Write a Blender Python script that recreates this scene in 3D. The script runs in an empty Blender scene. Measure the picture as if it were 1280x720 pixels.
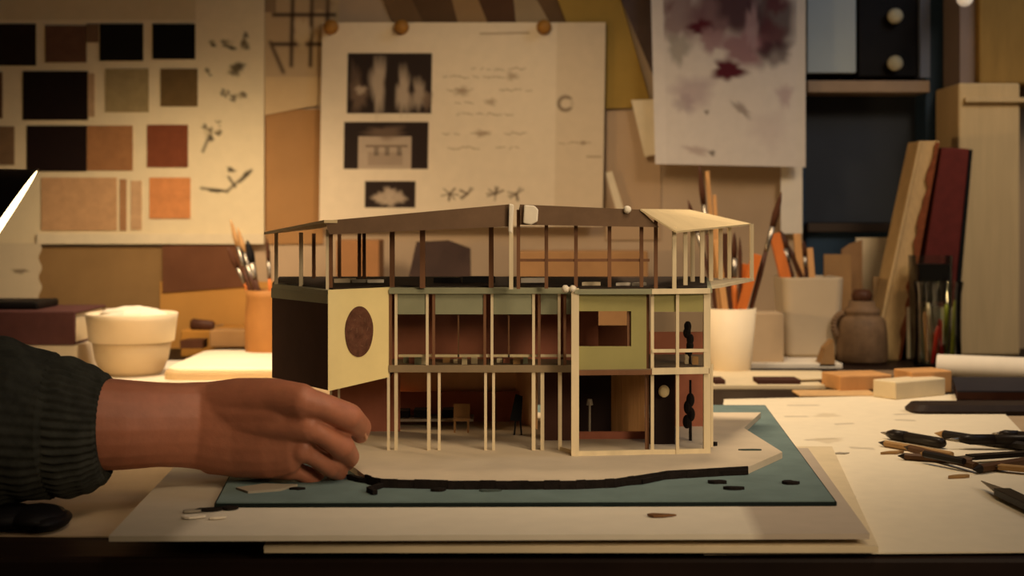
import bpy, math, random
import numpy as np
from mathutils import Vector, Matrix
random.seed(7)
rng = np.random.default_rng(11)
scene = bpy.context.scene
COL = scene.collection
V = Vector
DESK = 0.75            # desk top height
EYE = 0.96             # camera height
F = 1800.0             # focal length in pixels of a 1280 wide frame
HZ = 270.0             # horizon row

def W(px, py, d):
    """world point at distance d (metres from the camera plane)"""
    return V(((px - 640) / F * d, d, EYE - (py - HZ) / F * d))
def D(px, py, dz=0.0):
    """world point on the horizontal plane dz above the desk top"""
    d = (EYE - DESK - dz) * F / (py - HZ)
    return V(((px - 640) / F * d, d, DESK + dz))

# ------------------------------------------------------------------ materials
MATS = {}
def lin(c):
    return tuple(((x / 12.92) if x <= 0.04045 else ((x + 0.055) / 1.055) ** 2.4) for x in (v / 255 for v in c))
def mat(name, rgb, rough=0.7, var=0.12, scale=40.0, bump=0.15, metal=0.0, spec=0.15, stretch=None, sss=0.0, coat=0.0):
    """procedural surface: albedo rgb (sRGB 0-255) varied by noise, with noise bump"""
    if name in MATS: return MATS[name]
    m = bpy.data.materials.new(name); m.use_nodes = True
    nt = m.node_tree; n = nt.nodes; l = nt.links
    b = n['Principled BSDF']
    tc = n.new('ShaderNodeTexCoord'); mp = n.new('ShaderNodeMapping')
    l.new(tc.outputs['Object'], mp.inputs['Vector'])
    if stretch: mp.inputs['Scale'].default_value = stretch
    no = n.new('ShaderNodeTexNoise'); no.inputs['Scale'].default_value = scale
    no.inputs['Detail'].default_value = 6; no.inputs['Roughness'].default_value = 0.6
    l.new(mp.outputs['Vector'], no.inputs['Vector'])
    cr = n.new('ShaderNodeValToRGB')
    c = lin(rgb)
    cr.color_ramp.elements[0].position = 0.3; cr.color_ramp.elements[1].position = 0.7
    cr.color_ramp.elements[0].color = tuple(max(0, x * (1 - var)) for x in c) + (1,)
    cr.color_ramp.elements[1].color = tuple(min(1, x * (1 + var)) for x in c) + (1,)
    l.new(no.outputs['Fac'], cr.inputs['Fac']); l.new(cr.outputs['Color'], b.inputs['Base Color'])
    if bump:
        bp = n.new('ShaderNodeBump'); bp.inputs['Strength'].default_value = bump; bp.inputs['Distance'].default_value = 0.002
        l.new(no.outputs['Fac'], bp.inputs['Height']); l.new(bp.outputs['Normal'], b.inputs['Normal'])
    b.inputs['Roughness'].default_value = rough; b.inputs['Metallic'].default_value = metal
    b.inputs['Specular IOR Level'].default_value = spec
    if sss:
        b.inputs['Subsurface Weight'].default_value = sss; b.inputs['Subsurface Scale'].default_value = 0.004
        b.inputs['Subsurface Radius'].default_value = (1, .4, .2)
    if coat: b.inputs['Coat Weight'].default_value = coat
    MATS[name] = m
    return m
def paint_mat(name='painted paper', rough=0.85):
    """paper whose pigment is stored as a colour attribute on its own mesh"""
    if name in MATS: return MATS[name]
    m = bpy.data.materials.new(name); m.use_nodes = True
    n = m.node_tree.nodes; l = m.node_tree.links; b = n['Principled BSDF']
    a = n.new('ShaderNodeVertexColor'); a.layer_name = 'pigment'
    tc = n.new('ShaderNodeTexCoord'); no = n.new('ShaderNodeTexNoise'); no.inputs['Scale'].default_value = 60
    l.new(tc.outputs['Object'], no.inputs['Vector'])
    mx = n.new('ShaderNodeMix'); mx.data_type = 'RGBA'; mx.blend_type = 'MULTIPLY'; mx.inputs[0].default_value = 0.12
    l.new(a.outputs['Color'], mx.inputs[6]); l.new(no.outputs['Fac'], mx.inputs[7]); l.new(mx.outputs[2], b.inputs['Base Color'])
    b.inputs['Roughness'].default_value = rough; b.inputs['Specular IOR Level'].default_value = 0.2
    MATS[name] = m
    return m
def glass_mat(name, tint=(0.95, 0.96, 0.92), gloss=0.12):
    if name in MATS: return MATS[name]
    m = bpy.data.materials.new(name); m.use_nodes = True
    n = m.node_tree.nodes; l = m.node_tree.links; n.remove(n['Principled BSDF'])
    t = n.new('ShaderNodeBsdfTransparent'); t.inputs['Color'].default_value = tint + (1,)
    g = n.new('ShaderNodeBsdfGlossy'); g.inputs['Roughness'].default_value = 0.06
    fr = n.new('ShaderNodeFresnel'); fr.inputs['IOR'].default_value = 1.25
    no = n.new('ShaderNodeTexNoise'); no.inputs['Scale'].default_value = 25
    mu = n.new('ShaderNodeMath'); mu.operation = 'MULTIPLY_ADD'; mu.inputs[1].default_value = gloss * .4; mu.inputs[2].default_value = 0.0
    l.new(no.outputs['Fac'], mu.inputs[0])
    ad = n.new('ShaderNodeMath'); ad.operation = 'ADD'; ad.use_clamp = True
    l.new(mu.outputs[0], ad.inputs[0]); l.new(fr.outputs[0], ad.inputs[1])
    mx = n.new('ShaderNodeMixShader')
    l.new(ad.outputs[0], mx.inputs[0]); l.new(t.outputs[0], mx.inputs[1]); l.new(g.outputs[0], mx.inputs[2])
    l.new(mx.outputs[0], n['Material Output'].inputs['Surface'])
    MATS[name] = m
    return m
def emit_mat(name, rgb, strength):
    if name in MATS: return MATS[name]
    m = bpy.data.materials.new(name); m.use_nodes = True
    b = m.node_tree.nodes['Principled BSDF']
    b.inputs['Emission Color'].default_value = rgb + (1,); b.inputs['Emission Strength'].default_value = strength
    b.inputs['Base Color'].default_value = (.9, .85, .7, 1)
    MATS[name] = m
    return m

PLASTER = mat('beige plaster', (176, 150, 118), .9, .10, 6, .2)
FLOORM = mat('dark floorboards', (60, 42, 30), .6, .25, 5, .2, stretch=(1, 8, 1))
DESKM = mat('dark desk wood', (34, 22, 15), .55, .3, 12, .2, stretch=(1, 9, 1))
WHITE = mat('white card', (226, 214, 192), .8, .05, 30, .05)
CREAM = mat('cream card', (214, 196, 160), .8, .07, 30, .08)
GREY = mat('grey board', (150, 140, 122), .85, .08, 25, .08)
TEAL = mat('teal mat', (106, 124, 120), .75, .12, 30, .1)
TEALD = mat('dark teal edge', (16, 26, 24), .8, .1, 30, .1)
BLACK = mat('black', (16, 13, 12), .6, .3, 30, .15)
CHAR = mat('charcoal scrap', (26, 20, 16), .9, .4, 150, .6)
DBROWN = mat('dark brown card', (70, 46, 38), .9, .12, 30, .1, spec=.05)
RBROWN = mat('reddish brown card', (166, 104, 80), .8, .15, 30, .1)
TAN = mat('tan card', (160, 122, 78), .85, .1, 30, .1)
OCHRE = mat('ochre card', (172, 120, 52), .85, .12, 25, .1)
OLIVE = mat('olive green card', (152, 144, 92), .8, .07, 30, .08)
SAGE = mat('sage grey card', (140, 140, 112), .8, .08, 30, .08)
YELLOW = mat('pale yellow card', (234, 214, 152), .8, .04, 40, .05)
EMBLEM = mat('mottled brown disc', (96, 62, 46), .85, .4, 160, .3)
POSTW = mat('pale strip wood', (222, 204, 166), .6, .12, 60, .1, stretch=(1, 1, .15))
POSTD = mat('brown strip wood', (120, 84, 58), .6, .2, 60, .1, stretch=(1, 1, .15))
ROOFD = mat('brown roof board', (112, 88, 66), .7, .15, 40, .1)
ROOFL = mat('pale roof card', (206, 184, 140), .7, .06, 40, .05)
BASEC = mat('pale grey base board', (200, 184, 158), .85, .07, 25, .08)
WOOD = mat('light wood', (196, 146, 92), .6, .15, 30, .1, stretch=(1, 1, .2))
WOODO = mat('orange wood', (196, 108, 48), .5, .2, 40, .1, stretch=(1, 1, .2))
WOODD = mat('dark wood', (74, 44, 28), .5, .2, 40, .1, stretch=(1, 1, .2))
METAL = mat('worn metal', (140, 130, 115), .35, .15, 60, .05, metal=.9)
CERAM = mat('white ceramic', (224, 206, 174), .45, .05, 10, .03)
STONE = mat('brown stoneware', (112, 88, 64), .6, .3, 45, .4)
SKIN = mat('skin', (172, 110, 82), .5, .10, 90, .25, sss=.12, spec=.35)
NAIL = mat('fingernail', (214, 160, 126), .35, .05, 60, .02)
NAVY = mat('blue black cabinet paint', (50, 54, 60), .5, .15, 5, .08)
NAVYL = mat('blue cabinet frame paint', (44, 62, 80), .5, .12, 5, .08)
BLUEG = mat('pale blue grey panel', (176, 186, 184), .4, .06, 5, .03)
SHELFM = mat('taupe shelf edge', (160, 136, 110), .6, .1, 20, .05)
PALEW = mat('pale painted wood', (196, 170, 124), .7, .08, 14, .1, stretch=(6, 1, .5))
MAROON = mat('maroon cloth', (84, 34, 30), .8, .15, 90, .2)
MAROONG = mat('dull maroon cover', (84, 52, 48), .75, .12, 60, .15)
PAINT = paint_mat()
GLASS = glass_mat('clear glass')
PANE = glass_mat('clear acrylic', (.97, .97, .94), .04)
RED = mat('red plastic', (206, 44, 34), .4, .1, 30, .03)
GREENL = mat('lime plastic', (150, 160, 60), .4, .1, 30, .03)

# sleeve: ribbed charcoal knit
def knit_mat():
    m = mat('charcoal knit', (52, 52, 45), .95, .35, 90, .5)
    return m
KNIT = knit_mat()

# ------------------------------------------------------------------ mesh building
class MB:
    def __init__(s): s.v = []; s.f = []
    def add(s, vs, fs):
        b = len(s.v); s.v += [V(p) for p in vs]; s.f += [tuple(b + i for i in f) for f in fs]; return s
    def hexa(s, b4, t4):
        return s.add(list(b4) + list(t4), [(3, 2, 1, 0), (4, 5, 6, 7), (0, 1, 5, 4), (1, 2, 6, 5), (2, 3, 7, 6), (3, 0, 4, 7)])
    def box(s, x0, x1, y0, y1, z0, z1):
        return s.hexa([(x0, y0, z0), (x1, y0, z0), (x1, y1, z0), (x0, y1, z0)], [(x0, y0, z1), (x1, y0, z1), (x1, y1, z1), (x0, y1, z1)])
    def prism(s, pts, z0, z1):
        n = len(pts)
        vs = [(p[0], p[1], z0) for p in pts] + [(p[0], p[1], z1) for p in pts]
        return s.add(vs, [tuple(range(n - 1, -1, -1)), tuple(range(n, 2 * n))] + [(i, (i + 1) % n, n + (i + 1) % n, n + i) for i in range(n)])
    def slab(s, pts, off):
        """extrude a polygon of 3-D points by vector off"""
        n = len(pts); off = V(off)
        vs = [V(p) for p in pts] + [V(p) + off for p in pts]
        return s.add(vs, [tuple(range(n - 1, -1, -1)), tuple(range(n, 2 * n))] + [(i, (i + 1) % n, n + (i + 1) % n, n + i) for i in range(n)])
    def loft(s, rings, cap=True):
        n = len(rings[0]); vs = [p for r in rings for p in r]; fs = []
        for k in range(len(rings) - 1):
            for i in range(n):
                j = (i + 1) % n
                fs.append((k * n + i, k * n + j, (k + 1) * n + j, (k + 1) * n + i))
        if cap:
            fs.append(tuple(range(n - 1, -1, -1))); fs.append(tuple((len(rings) - 1) * n + i for i in range(n)))
        return s.add(vs, fs)
    def tube(s, p0, p1, prof, n=12, flat=1.0, cap=True):
        """lathe about p0->p1; prof = [(t, r)]"""
        p0, p1 = V(p0), V(p1); ax = p1 - p0
        q = ax.to_track_quat('Z', 'X'); a, b = q @ V((1, 0, 0)), q @ V((0, 1, 0))
        return s.loft([[p0 + ax * t + a * (r * math.cos(2 * math.pi * i / n)) + b * (r * flat * math.sin(2 * math.pi * i / n)) for i in range(n)] for t, r in prof], cap)
    def bar(s, p0, p1, w, h=None):
        """square strip from p0 to p1"""
        h = h or w; p0, p1 = V(p0), V(p1); ax = (p1 - p0).normalized()
        up = V((0, 1, 0)) if abs(ax.z) > .8 else V((0, 0, 1))
        a = ax.cross(up).normalized() * w / 2; b = ax.cross(a.normalized()).normalized() * h / 2
        return s.hexa([p0 - a - b, p0 + a - b, p0 + a + b, p0 - a + b], [p1 - a - b, p1 + a - b, p1 + a + b, p1 - a + b])
    def rrect(s, cx, cy, levels, r=.25, n=6):
        """rounded-rectangle loft; levels = [(z, hw, hd)]"""
        rings = []
        for z, hw, hd in levels:
            rr = r * min(hw, hd); ring = []
            for q, (sx, sy) in enumerate(((1, 1), (-1, 1), (-1, -1), (1, -1))):
                for k in range(n + 1):
                    a = math.pi / 2 * (q + k / n)
                    ring.append(V((cx + sx * (hw - rr) + rr * math.cos(a), cy + sy * (hd - rr) + rr * math.sin(a), z)))
            rings.append(ring)
        return s.loft(rings)
    def ball(s, c, rx, ry, rz, n=14, jit=0):
        c = V(c); rings = []
        for k in range(1, n):
            a = math.pi * k / n - math.pi / 2
            rings.append([c + V((rx * math.cos(a) * math.cos(2 * math.pi * i / n), ry * math.cos(a) * math.sin(2 * math.pi * i / n), rz * math.sin(a))) * (1 + jit * (random.random() - .5)) for i in range(n)])
        return s.loft(rings)

def wloc(o):
    p = V((0, 0, 0))
    while o is not None: p += o.location; o = o.parent
    return p
def build(name, mb, m, parent=None, smooth=False, bevel=0.0, subd=0):
    me = bpy.data.meshes.new(name)
    if parent is not None: L = wloc(parent)
    else:
        xs = [p.x for p in mb.v]; ys = [p.y for p in mb.v]; L = V(((min(xs) + max(xs)) / 2, (min(ys) + max(ys)) / 2, min(p.z for p in mb.v)))
    me.from_pydata([p - L for p in mb.v], [], mb.f); me.update()
    import bmesh
    bm = bmesh.new(); bm.from_mesh(me); bmesh.ops.recalc_face_normals(bm, faces=bm.faces); bm.to_mesh(me); bm.free()
    me.materials.append(m)
    if smooth:
        for p in me.polygons: p.use_smooth = True
    o = bpy.data.objects.new(name, me); COL.objects.link(o)
    if parent is not None: o.parent = parent
    else: o.location = L
    if bevel:
        b = o.modifiers.new('b', 'BEVEL'); b.width = bevel; b.segments = 2; b.limit_method = 'ANGLE'; b.angle_limit = math.radians(40)
    if subd:
        sd = o.modifiers.new('s', 'SUBSURF'); sd.levels = subd; sd.render_levels = subd
    return o
def tag(o, label, cat, group=None, kind=None):
    if kind: o['kind'] = kind
    if label: o['label'] = label
    if cat: o['category'] = cat
    if group: o['group'] = group
    return o
def thing(name, label, cat, loc, group=None):
    o = bpy.data.objects.new(name, None); COL.objects.link(o); o.location = V(loc); o.empty_display_size = .02
    return tag(o, label, cat, group)
def struct(name, mb, m, parent=None, bevel=0):
    o = build(name, mb, m, parent, bevel=bevel)
    if parent is None: o['kind'] = 'structure'
    return o

# ---- rasters for printed / drawn sheets
class Ras:
    def __init__(s, w, h, rgb):
        s.w, s.h = w, h; s.a = np.ones((h, w, 3)) * np.array(lin(rgb))
        s.yy, s.xx = np.mgrid[0:h, 0:w].astype(float)
    def mix(s, m, rgb, k=1.0):
        m = np.clip(m * k, 0, 1)[..., None]; s.a = s.a * (1 - m) + np.array(lin(rgb)) * m
    def rect(s, x0, y0, x1, y1, rgb, k=1.0):
        s.mix(((s.xx >= x0) & (s.xx < x1) & (s.yy >= y0) & (s.yy < y1)).astype(float), rgb, k)
    def blob(s, x, y, rx, ry, rgb, k=1.0, soft=.35, rot=0, wob=.25):
        c, sn = math.cos(rot), math.sin(rot); dx, dy = s.xx - x, s.yy - y
        u = (dx * c + dy * sn) / rx; v = (-dx * sn + dy * c) / ry
        r = np.hypot(u, v); th = np.arctan2(v, u); ph = rng.random(3) * 6.28
        r = r / (1 + wob * (.6 * np.sin(3 * th + ph[0]) + .4 * np.sin(5 * th + ph[1]) + .3 * np.sin(8 * th + ph[2])))
        s.mix(np.clip((1 - r) / soft, 0, 1), rgb, k)
    def line(s, x0, y0, x1, y1, rgb, w=1.0, k=1.0):
        dx, dy = x1 - x0, y1 - y0; L2 = dx * dx + dy * dy + 1e-6
        t = np.clip(((s.xx - x0) * dx + (s.yy - y0) * dy) / L2, 0, 1)
        d = np.hypot(s.xx - x0 - t * dx, s.yy - y0 - t * dy)
        s.mix(np.clip(1.2 - d / w, 0, 1), rgb, k)
    def scrawl(s, x0, y, x1, rgb, h=3, k=.5):
        x = x0; py = y
        while x < x1:
            nx = x + 2 + 3 * rng.random(); ny = y + (rng.random() - .5) * h * 2
            if rng.random() > .22: s.line(x, py, nx, ny, rgb, .9, k)
            x, py = nx, ny
def sheet(name, ras, P, parent=None, thick=.0006, curl=None):
    """a thin sheet; P(u,v) -> world point of its front (u right, v down); the raster is its pigment"""
    w, h = ras.w, ras.h
    vs = []; 
    for j in range(h):
        for i in range(w): vs.append(P(i / (w - 1), j / (h - 1)))
    nrm = (vs[1] - vs[0]).cross(vs[w] - vs[0]).normalized()   # right x down = away from the viewer
    fs = [(j * w + i, (j + 1) * w + i, (j + 1) * w + i + 1, j * w + i + 1) for j in range(h - 1) for i in range(w - 1)]
    nb = len(vs)
    border = [i for i in range(w)] + [j * w + w - 1 for j in range(1, h)] + [(h - 1) * w + i for i in range(w - 2, -1, -1)] + [j * w for j in range(h - 2, 0, -1)]
    for b in border: vs.append(vs[b] + nrm * thick)
    n = len(border)
    for k in range(n): fs.append((border[k], border[(k + 1) % n], nb + (k + 1) % n, nb + k))
    fs.append(tuple(nb + k for k in range(n)))
    me = bpy.data.meshes.new(name)
    L = wloc(parent) if parent is not None else V((sum(v.x for v in vs) / len(vs), sum(v.y for v in vs) / len(vs), min(v.z for v in vs)))
    me.from_pydata([v - L for v in vs], [], fs); me.update()
    at = me.color_attributes.new('pigment', 'FLOAT_COLOR', 'POINT')
    c = np.ones((len(vs), 4), dtype=np.float32); c[:nb, :3] = ras.a.reshape(-1, 3)
    for k, b in enumerate(border): c[nb + k] = c[b]
    at.data.foreach_set('color', c.ravel())
    me.materials.append(PAINT)
    o = bpy.data.objects.new(name, me); COL.objects.link(o)
    if parent is not None: o.parent = parent
    else: o.location = L
    return o
def flatP(x0, y0, x1, y1, d, bow=0.0):
    def P(u, v): return W(x0 + (x1 - x0) * u, y0 + (y1 - y0) * v, d) + V((0, -bow * (v ** 2), 0))
    return P
def quadP(a, b, c, e):
    """a=top-left b=top-right c=bottom-right e=bottom-left"""
    a, b, c, e = map(V, (a, b, c, e))
    return lambda u, v: (a * (1 - u) + b * u) * (1 - v) + (e * (1 - u) + c * u) * v

# ------------------------------------------------------------------ camera
cam = bpy.data.cameras.new('camera'); co = bpy.data.objects.new('camera', cam); COL.objects.link(co)
co.location = (0, 0, EYE); co.rotation_euler = (math.pi / 2, 0, 0)
cam.sensor_width = 36; cam.lens = F / 1280 * 36; cam.shift_y = -(360 - HZ) / 1280
cam.clip_start = .02; cam.clip_end = 30
cam.dof.use_dof = True; cam.dof.focus_distance = 1.13; cam.dof.aperture_fstop = 9
scene.camera = co

# ------------------------------------------------------------------ room
WD = 2.30
xw = W(1003, 0, WD).x
struct('wall_back', MB().box(-1.9, xw, WD, WD + .1, 0, 2.6), PLASTER)
struct('wall_left', MB().box(-2.0, -1.9, -1.2, WD + .1, 0, 2.6), PLASTER)
struct('floor', MB().box(-2.0, 2.0, -1.2, 2.9, -.1, 0), FLOORM)
struct('wall_right', MB().box(W(1203, 0, WD).x, 2.0, WD + .02, WD + .12, 0, 2.6), PLASTER)
struct('ceiling', MB().box(-2.0, 2.0, -1.2, 2.9, 2.6, 2.7), PLASTER)

# pale upright at the right, with a wider board on its upper half
t = thing('wooden_upright', 'pale painted wooden upright with a thinner upper board, rising behind the rolled paper', 'post', W(1238, 445, 2.16))
p0, p1 = W(1197, 0, 2.17).x, W(1274, 0, 2.17).x
build('post', MB().box(p0, p1, 2.165, 2.285, DESK, W(0, 104, 2.17).z), PALEW, t, bevel=.004)
build('cap_ledge', MB().box(W(1203, 0, 2.17).x, p1 + .05, 2.155, 2.285, W(0, 128, 2.16).z, W(0, 122, 2.16).z), PALEW, t, bevel=.001)
OLDY = mat('yellowed board', (150, 118, 62), .8, .15, 10, .1, stretch=(5, 1, 1))
build('upper_board', MB().box(W(1219, 0, 2.2).x, W(1330, 0, 2.2).x, 2.18, 2.285, W(0, 104, 2.17).z, 1.6), OLDY, t, bevel=.003)
build('grey_edge', MB().box(W(1200, 0, 2.2).x, W(1219, 0, 2.2).x, 2.20, 2.285, W(0, 104, 2.17).z, 1.6), mat('mauve grey paint', (134, 116, 104), .7, .08, 12, .05), t)
b = MB().ball(W(1206, -2, 2.10), .012, .012, .012)
tt = thing('wall_lamp_bulb', 'small frosted round bulb peeking in above the blue cabinet', 'bulb', W(1206, -2, 2.1))
build('bulb', b, emit_mat('frosted glow', (1, .8, .6), .25), tt, smooth=True)
build('socket', MB().tube(W(1206, -12, 2.1), W(1206, -40, 2.19), [(0, .008), (.5, .008), (.5, .01), (1, .01)]), BLACK, tt, smooth=True)

# ------------------------------------------------------------------ blue cabinet in the opening
def X(px, d=WD): return (px - 640) / F * d
def Z(py, d=WD): return EYE - (py - HZ) / F * d
cx0, cx1 = xw, X(1203)
t = thing('tall_cabinet', 'tall blue-black cabinet with an open bay, pale upper panel and two knobs', 'cabinet', ((cx0 + cx1) / 2, WD + .2, 0))
mb = MB()
mb.box(cx0, cx0 + .008, WD + .02, WD + .5, 0, 1.9); mb.box(X(1155), cx1, WD - .01, WD + .5, 0, 1.9)
mb.box(cx0, cx1, WD + .46, WD + .5, 0, 1.9)
mb.box(cx0, cx1, WD, WD + .5, 0, Z(385))
build('carcass', mb, NAVYL, t, bevel=.002)
build('back_panel', MB().box(cx0 + .008, X(1155), WD + .05, WD + .07, Z(278), Z(117)), NAVY, t)
build('bay_ledge', MB().box(cx0 + .008, X(1155), WD - .005, WD + .4, Z(290), Z(279)), mat('dull bay ledge', (62, 52, 44), .6, .1, 9), t, bevel=.001)
build('lower_panel', MB().box(cx0 + .008, X(1155), WD + .01, WD + .03, Z(385), Z(290)), NAVYL, t)
build('shelf', MB().box(cx0 + .004, X(1158), WD - .02, WD + .4, Z(117), Z(102)), SHELFM, t, bevel=.002)
build('pale_panel', MB().box(cx0 + .008, X(1070), WD, WD + .02, Z(91), 1.8), BLUEG, t, bevel=.001)
kd = build('drawer_front', MB().box(X(1073), X(1148), WD, WD + .03, Z(96), 1.8), BLACK, t, bevel=.002)
for ky in (20, 79):
    mb = MB().tube(W(1119, ky, WD + .001), W(1119, ky, WD - .022), [(0, .006), (.35, .005), (.5, .011), (.8, .0125), (1, .008)], 16)
    build('knob', mb, mat('pale stone knob', (190, 182, 150), .4, .2, 40), kd, smooth=True)
build('edge_strip', MB().box(X(1148), X(1160), WD - .012, WD + .02, Z(98), 1.8), mat('blue grey edge', (112, 120, 138), .5, .06, 9), t)

# ------------------------------------------------------------------ desk
t = thing('work_table', 'dark wooden worktable carrying the whole model-making clutter', 'table', (0, 1.6, 0))
build('table_top', MB().box(-1.15, 1.15, .885, 2.285, DESK - .04, DESK), DESKM, t, bevel=.003)
build('front_rail', MB().box(-1.1, 1.1, .93, .96, DESK - .14, DESK - .04), DESKM, t)
for lx in (-1.08, 1.02):
    for ly in (.95, 2.18): build('leg', MB().box(lx, lx + .06, ly, ly + .06, 0, DESK - .04), DESKM, t)

# paper covering the table
def dsheet(name, pts, z0, z1, m, label, cat, group=None, bevel=0.0):
    o = build(name, MB().prism([(p.x, p.y) for p in pts], DESK + z0, DESK + z1), m, bevel=bevel)
    return tag(o, label, cat, group)
# long dull paper over the table's left and the back
PAPD = mat('dull desk paper', (176, 152, 120), .85, .08, 14, .08)
dsheet('desk_paper', [D(-160, 668, .001), D(300, 672, .001), D(420, 480, .001), D(-60, 480, .001)], .0002, .0012, PAPD, 'dull buff paper lying under the sleeve and forearm', 'paper')
dsheet('backing_card', [D(-60, 478, .001), D(470, 478, .001), D(470, 451, .001), D(-60, 451, .001)], .0002, .0016, WHITE, 'long white card strip under the white bowl and tray at the table back', 'card')
# big white drawing sheet on the right, pencil lines as pigment
r = Ras(150, 130, (232, 218, 188))
for k in range(16):
    x, y = 30 + rng.random() * 90, 8 + rng.random() * 90; r.line(x, y, x + 8 + 10 * rng.random(), y + 3 * rng.random() - 1, (120, 104, 84), .8, .55)
for k in range(4): r.blob(20 + rng.random() * 110, 10 + rng.random() * 60, 8, 3, (190, 172, 140), .5)
o = sheet('drawing_sheet', r, quadP(D(905, 499, .003), D(1232, 492, .003), D(1420, 688, .003), D(880, 692, .003)), thick=.001)
tag(o, 'large white drawing sheet with faint pencil lines under the dark tools', 'paper')
dsheet('buff_sheet', [D(1190, 486, .002), D(1420, 486, .002), D(1560, 640, .002), D(1270, 560, .002)], .0005, .0012, PAPD, 'buff sheet beneath the notebook, partly under the white drawing sheet', 'paper')
# board stack under the cutting mat
dsheet('foam_board', [D(330, 686, .007), D(1098, 686, .007), D(1040, 560, .007), D(380, 560, .007)], .0045, .0085, CREAM, 'cream foam board at the bottom of the stack under the mat', 'board')
dsheet('dark_strip', [D(955, 676, .005), D(1035, 676, .005), D(1030, 650, .005), D(955, 650, .005)], .0088, .0122, DBROWN, 'short dark brown card strip wedged between boards at table front', 'card')
dsheet('card_spacer', [D(372, 676, .005), D(945, 676, .005), D(935, 640, .005), D(380, 640, .005)], .0088, .0122, CREAM, 'long cream spacer card wedged beside the short dark strip', 'card')
r = Ras(160, 60, (230, 218, 194))
r.mix(np.clip((r.xx - 134) / 3, 0, 1), (182, 166, 146), .9); r.mix(np.clip((24 - r.xx + (r.yy - 30) * -.3) / 4, 0, 1), (168, 156, 134), .8)
o = sheet('grey_board', r, quadP(D(240, 560, .0158), D(1010, 560, .0158), D(1087, 667, .0158), D(136, 670, .0158)), thick=.0034)
tag(o, 'wide grey-white board lying directly beneath the teal mat', 'board')
# cutting mat
t = thing('cutting_mat', 'teal cutting mat under the building model', 'cutting mat', D(660, 600, .0165))
MZ = .0195
q = [D(268, 628, MZ), D(1046, 626, MZ), D(957, 506, MZ), D(333, 506, MZ)]
build('mat_core', MB().prism([(p.x, p.y) for p in q], DESK + .0163, DESK + .0186), TEALD, t)
q2 = [V((p.x + sx * .0012, p.y + sy * .0012, 0)) for p, sx, sy in zip(q, (1, -1, -1, 1), (1, 1, -1, -1))]
build('mat_face', MB().prism([(p.x, p.y) for p in q2], DESK + .0186, DESK + MZ), TEAL, t)

# ------------------------------------------------------------------ architectural model
B0 = MZ; BT = .0245
root = thing('building_model', 'two-storey architectural model of strip wood and card with open roof terrace', 'architectural model', D(640, 575, B0))
bp = [D(456, 594, BT), D(464, 597, BT), D(476, 600, BT), D(560, 602, BT), D(640, 602.5, BT), D(720, 602, BT), D(768, 600, BT), D(800, 595, BT), D(832, 590, BT), D(935, 584, BT), D(978, 565, BT), D(930, 535, BT),
      V((.235, 1.36, 0)), V((-.19, 1.36, 0)), D(380, 548, BT), D(425, 571, BT)]
bb = build('base_board', MB().prism([(p.x, p.y) for p in bp], DESK + B0, DESK + BT), BASEC, root)
mb = MB()
ep = bp[0:10]
for a, c in zip(ep[:-1], ep[1:]):
    for k in range(4):
        u, v = k / 4, (k + 1) / 4
        pa, pb = a.lerp(c, u), a.lerp(c, v)
        h0 = BT + .0004 + .0006 * random.random()
        mb.hexa([(pa.x, pa.y - .0022 - .001 * random.random(), DESK + B0), (pb.x, pb.y - .0022, DESK + B0), (pb.x, pb.y + .0005, DESK + B0), (pa.x, pa.y + .0005, DESK + B0)],
                [(pa.x, pa.y - .0015, DESK + h0), (pb.x, pb.y - .0015, DESK + h0), (pb.x, pb.y + .0012, DESK + h0), (pa.x, pa.y + .0012, DESK + h0)])
tag(build('ragged_edge', mb, CHAR, bb), 'charred dark ragged edge', None)
zb = DESK + BT
z1a, z1b = W(0, 467, 1.125).z, W(0, 460.5, 1.125).z
z2a, z2b = W(0, 366, 1.125).z, W(0, 361, 1.125).z
DF, DC, DR, DB = 1.140, 1.112, 1.126, 1.33     # facade, corner post, right post, back
def mpost(px, za, zc, d, wpx=4, m=POSTW, name='post'):
    w = wpx / F * d; x = X(px, d)
    return build(name, MB().box(x - w / 2, x + w / 2, d, d + w, za, zc), m, root)
# floors
fl = [(X(484, DF), DF), (X(714, DF), DF), (X(722, DC), DC + .004), (X(815, 1.118), 1.118), (X(887, DR), DR), (X(884, DB), DB), (X(410, DB), DB), (X(410, 1.25), 1.25), (X(484, 1.2), 1.2)]
build('middle_floor', MB().prism(fl, z1a, z1b), mat('grey brown floor card', (128, 108, 84), .8, .08, 30, .06), root)
BL, FC, FR = W(340, 363, 1.20), W(410, 362, 1.10), W(486, 362, 1.142)
tf = [(BL.x, BL.y), (FC.x, FC.y), (FR.x, FR.y - .001), (X(714, DF), DF - .002), (X(718, DC), DC - .001), (X(815, 1.117), 1.116), (X(890, DR), DR - .002), (X(886, DB), DB), (X(345, DB), DB)]
build('terrace_floor', MB().prism(tf, z2a, z2b), mat('terrace edge card', (150, 148, 120), .8, .08, 30, .06), root)
ti = [(p[0] * .985 , p[1] + .012 if p[1] < 1.3 else p[1] - .004) for p in tf]
build('terrace_deck', MB().prism(ti, z2b, z2b + .0012), mat('dark deck', (46, 36, 28), .8, .3, 60, .2), root)
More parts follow.
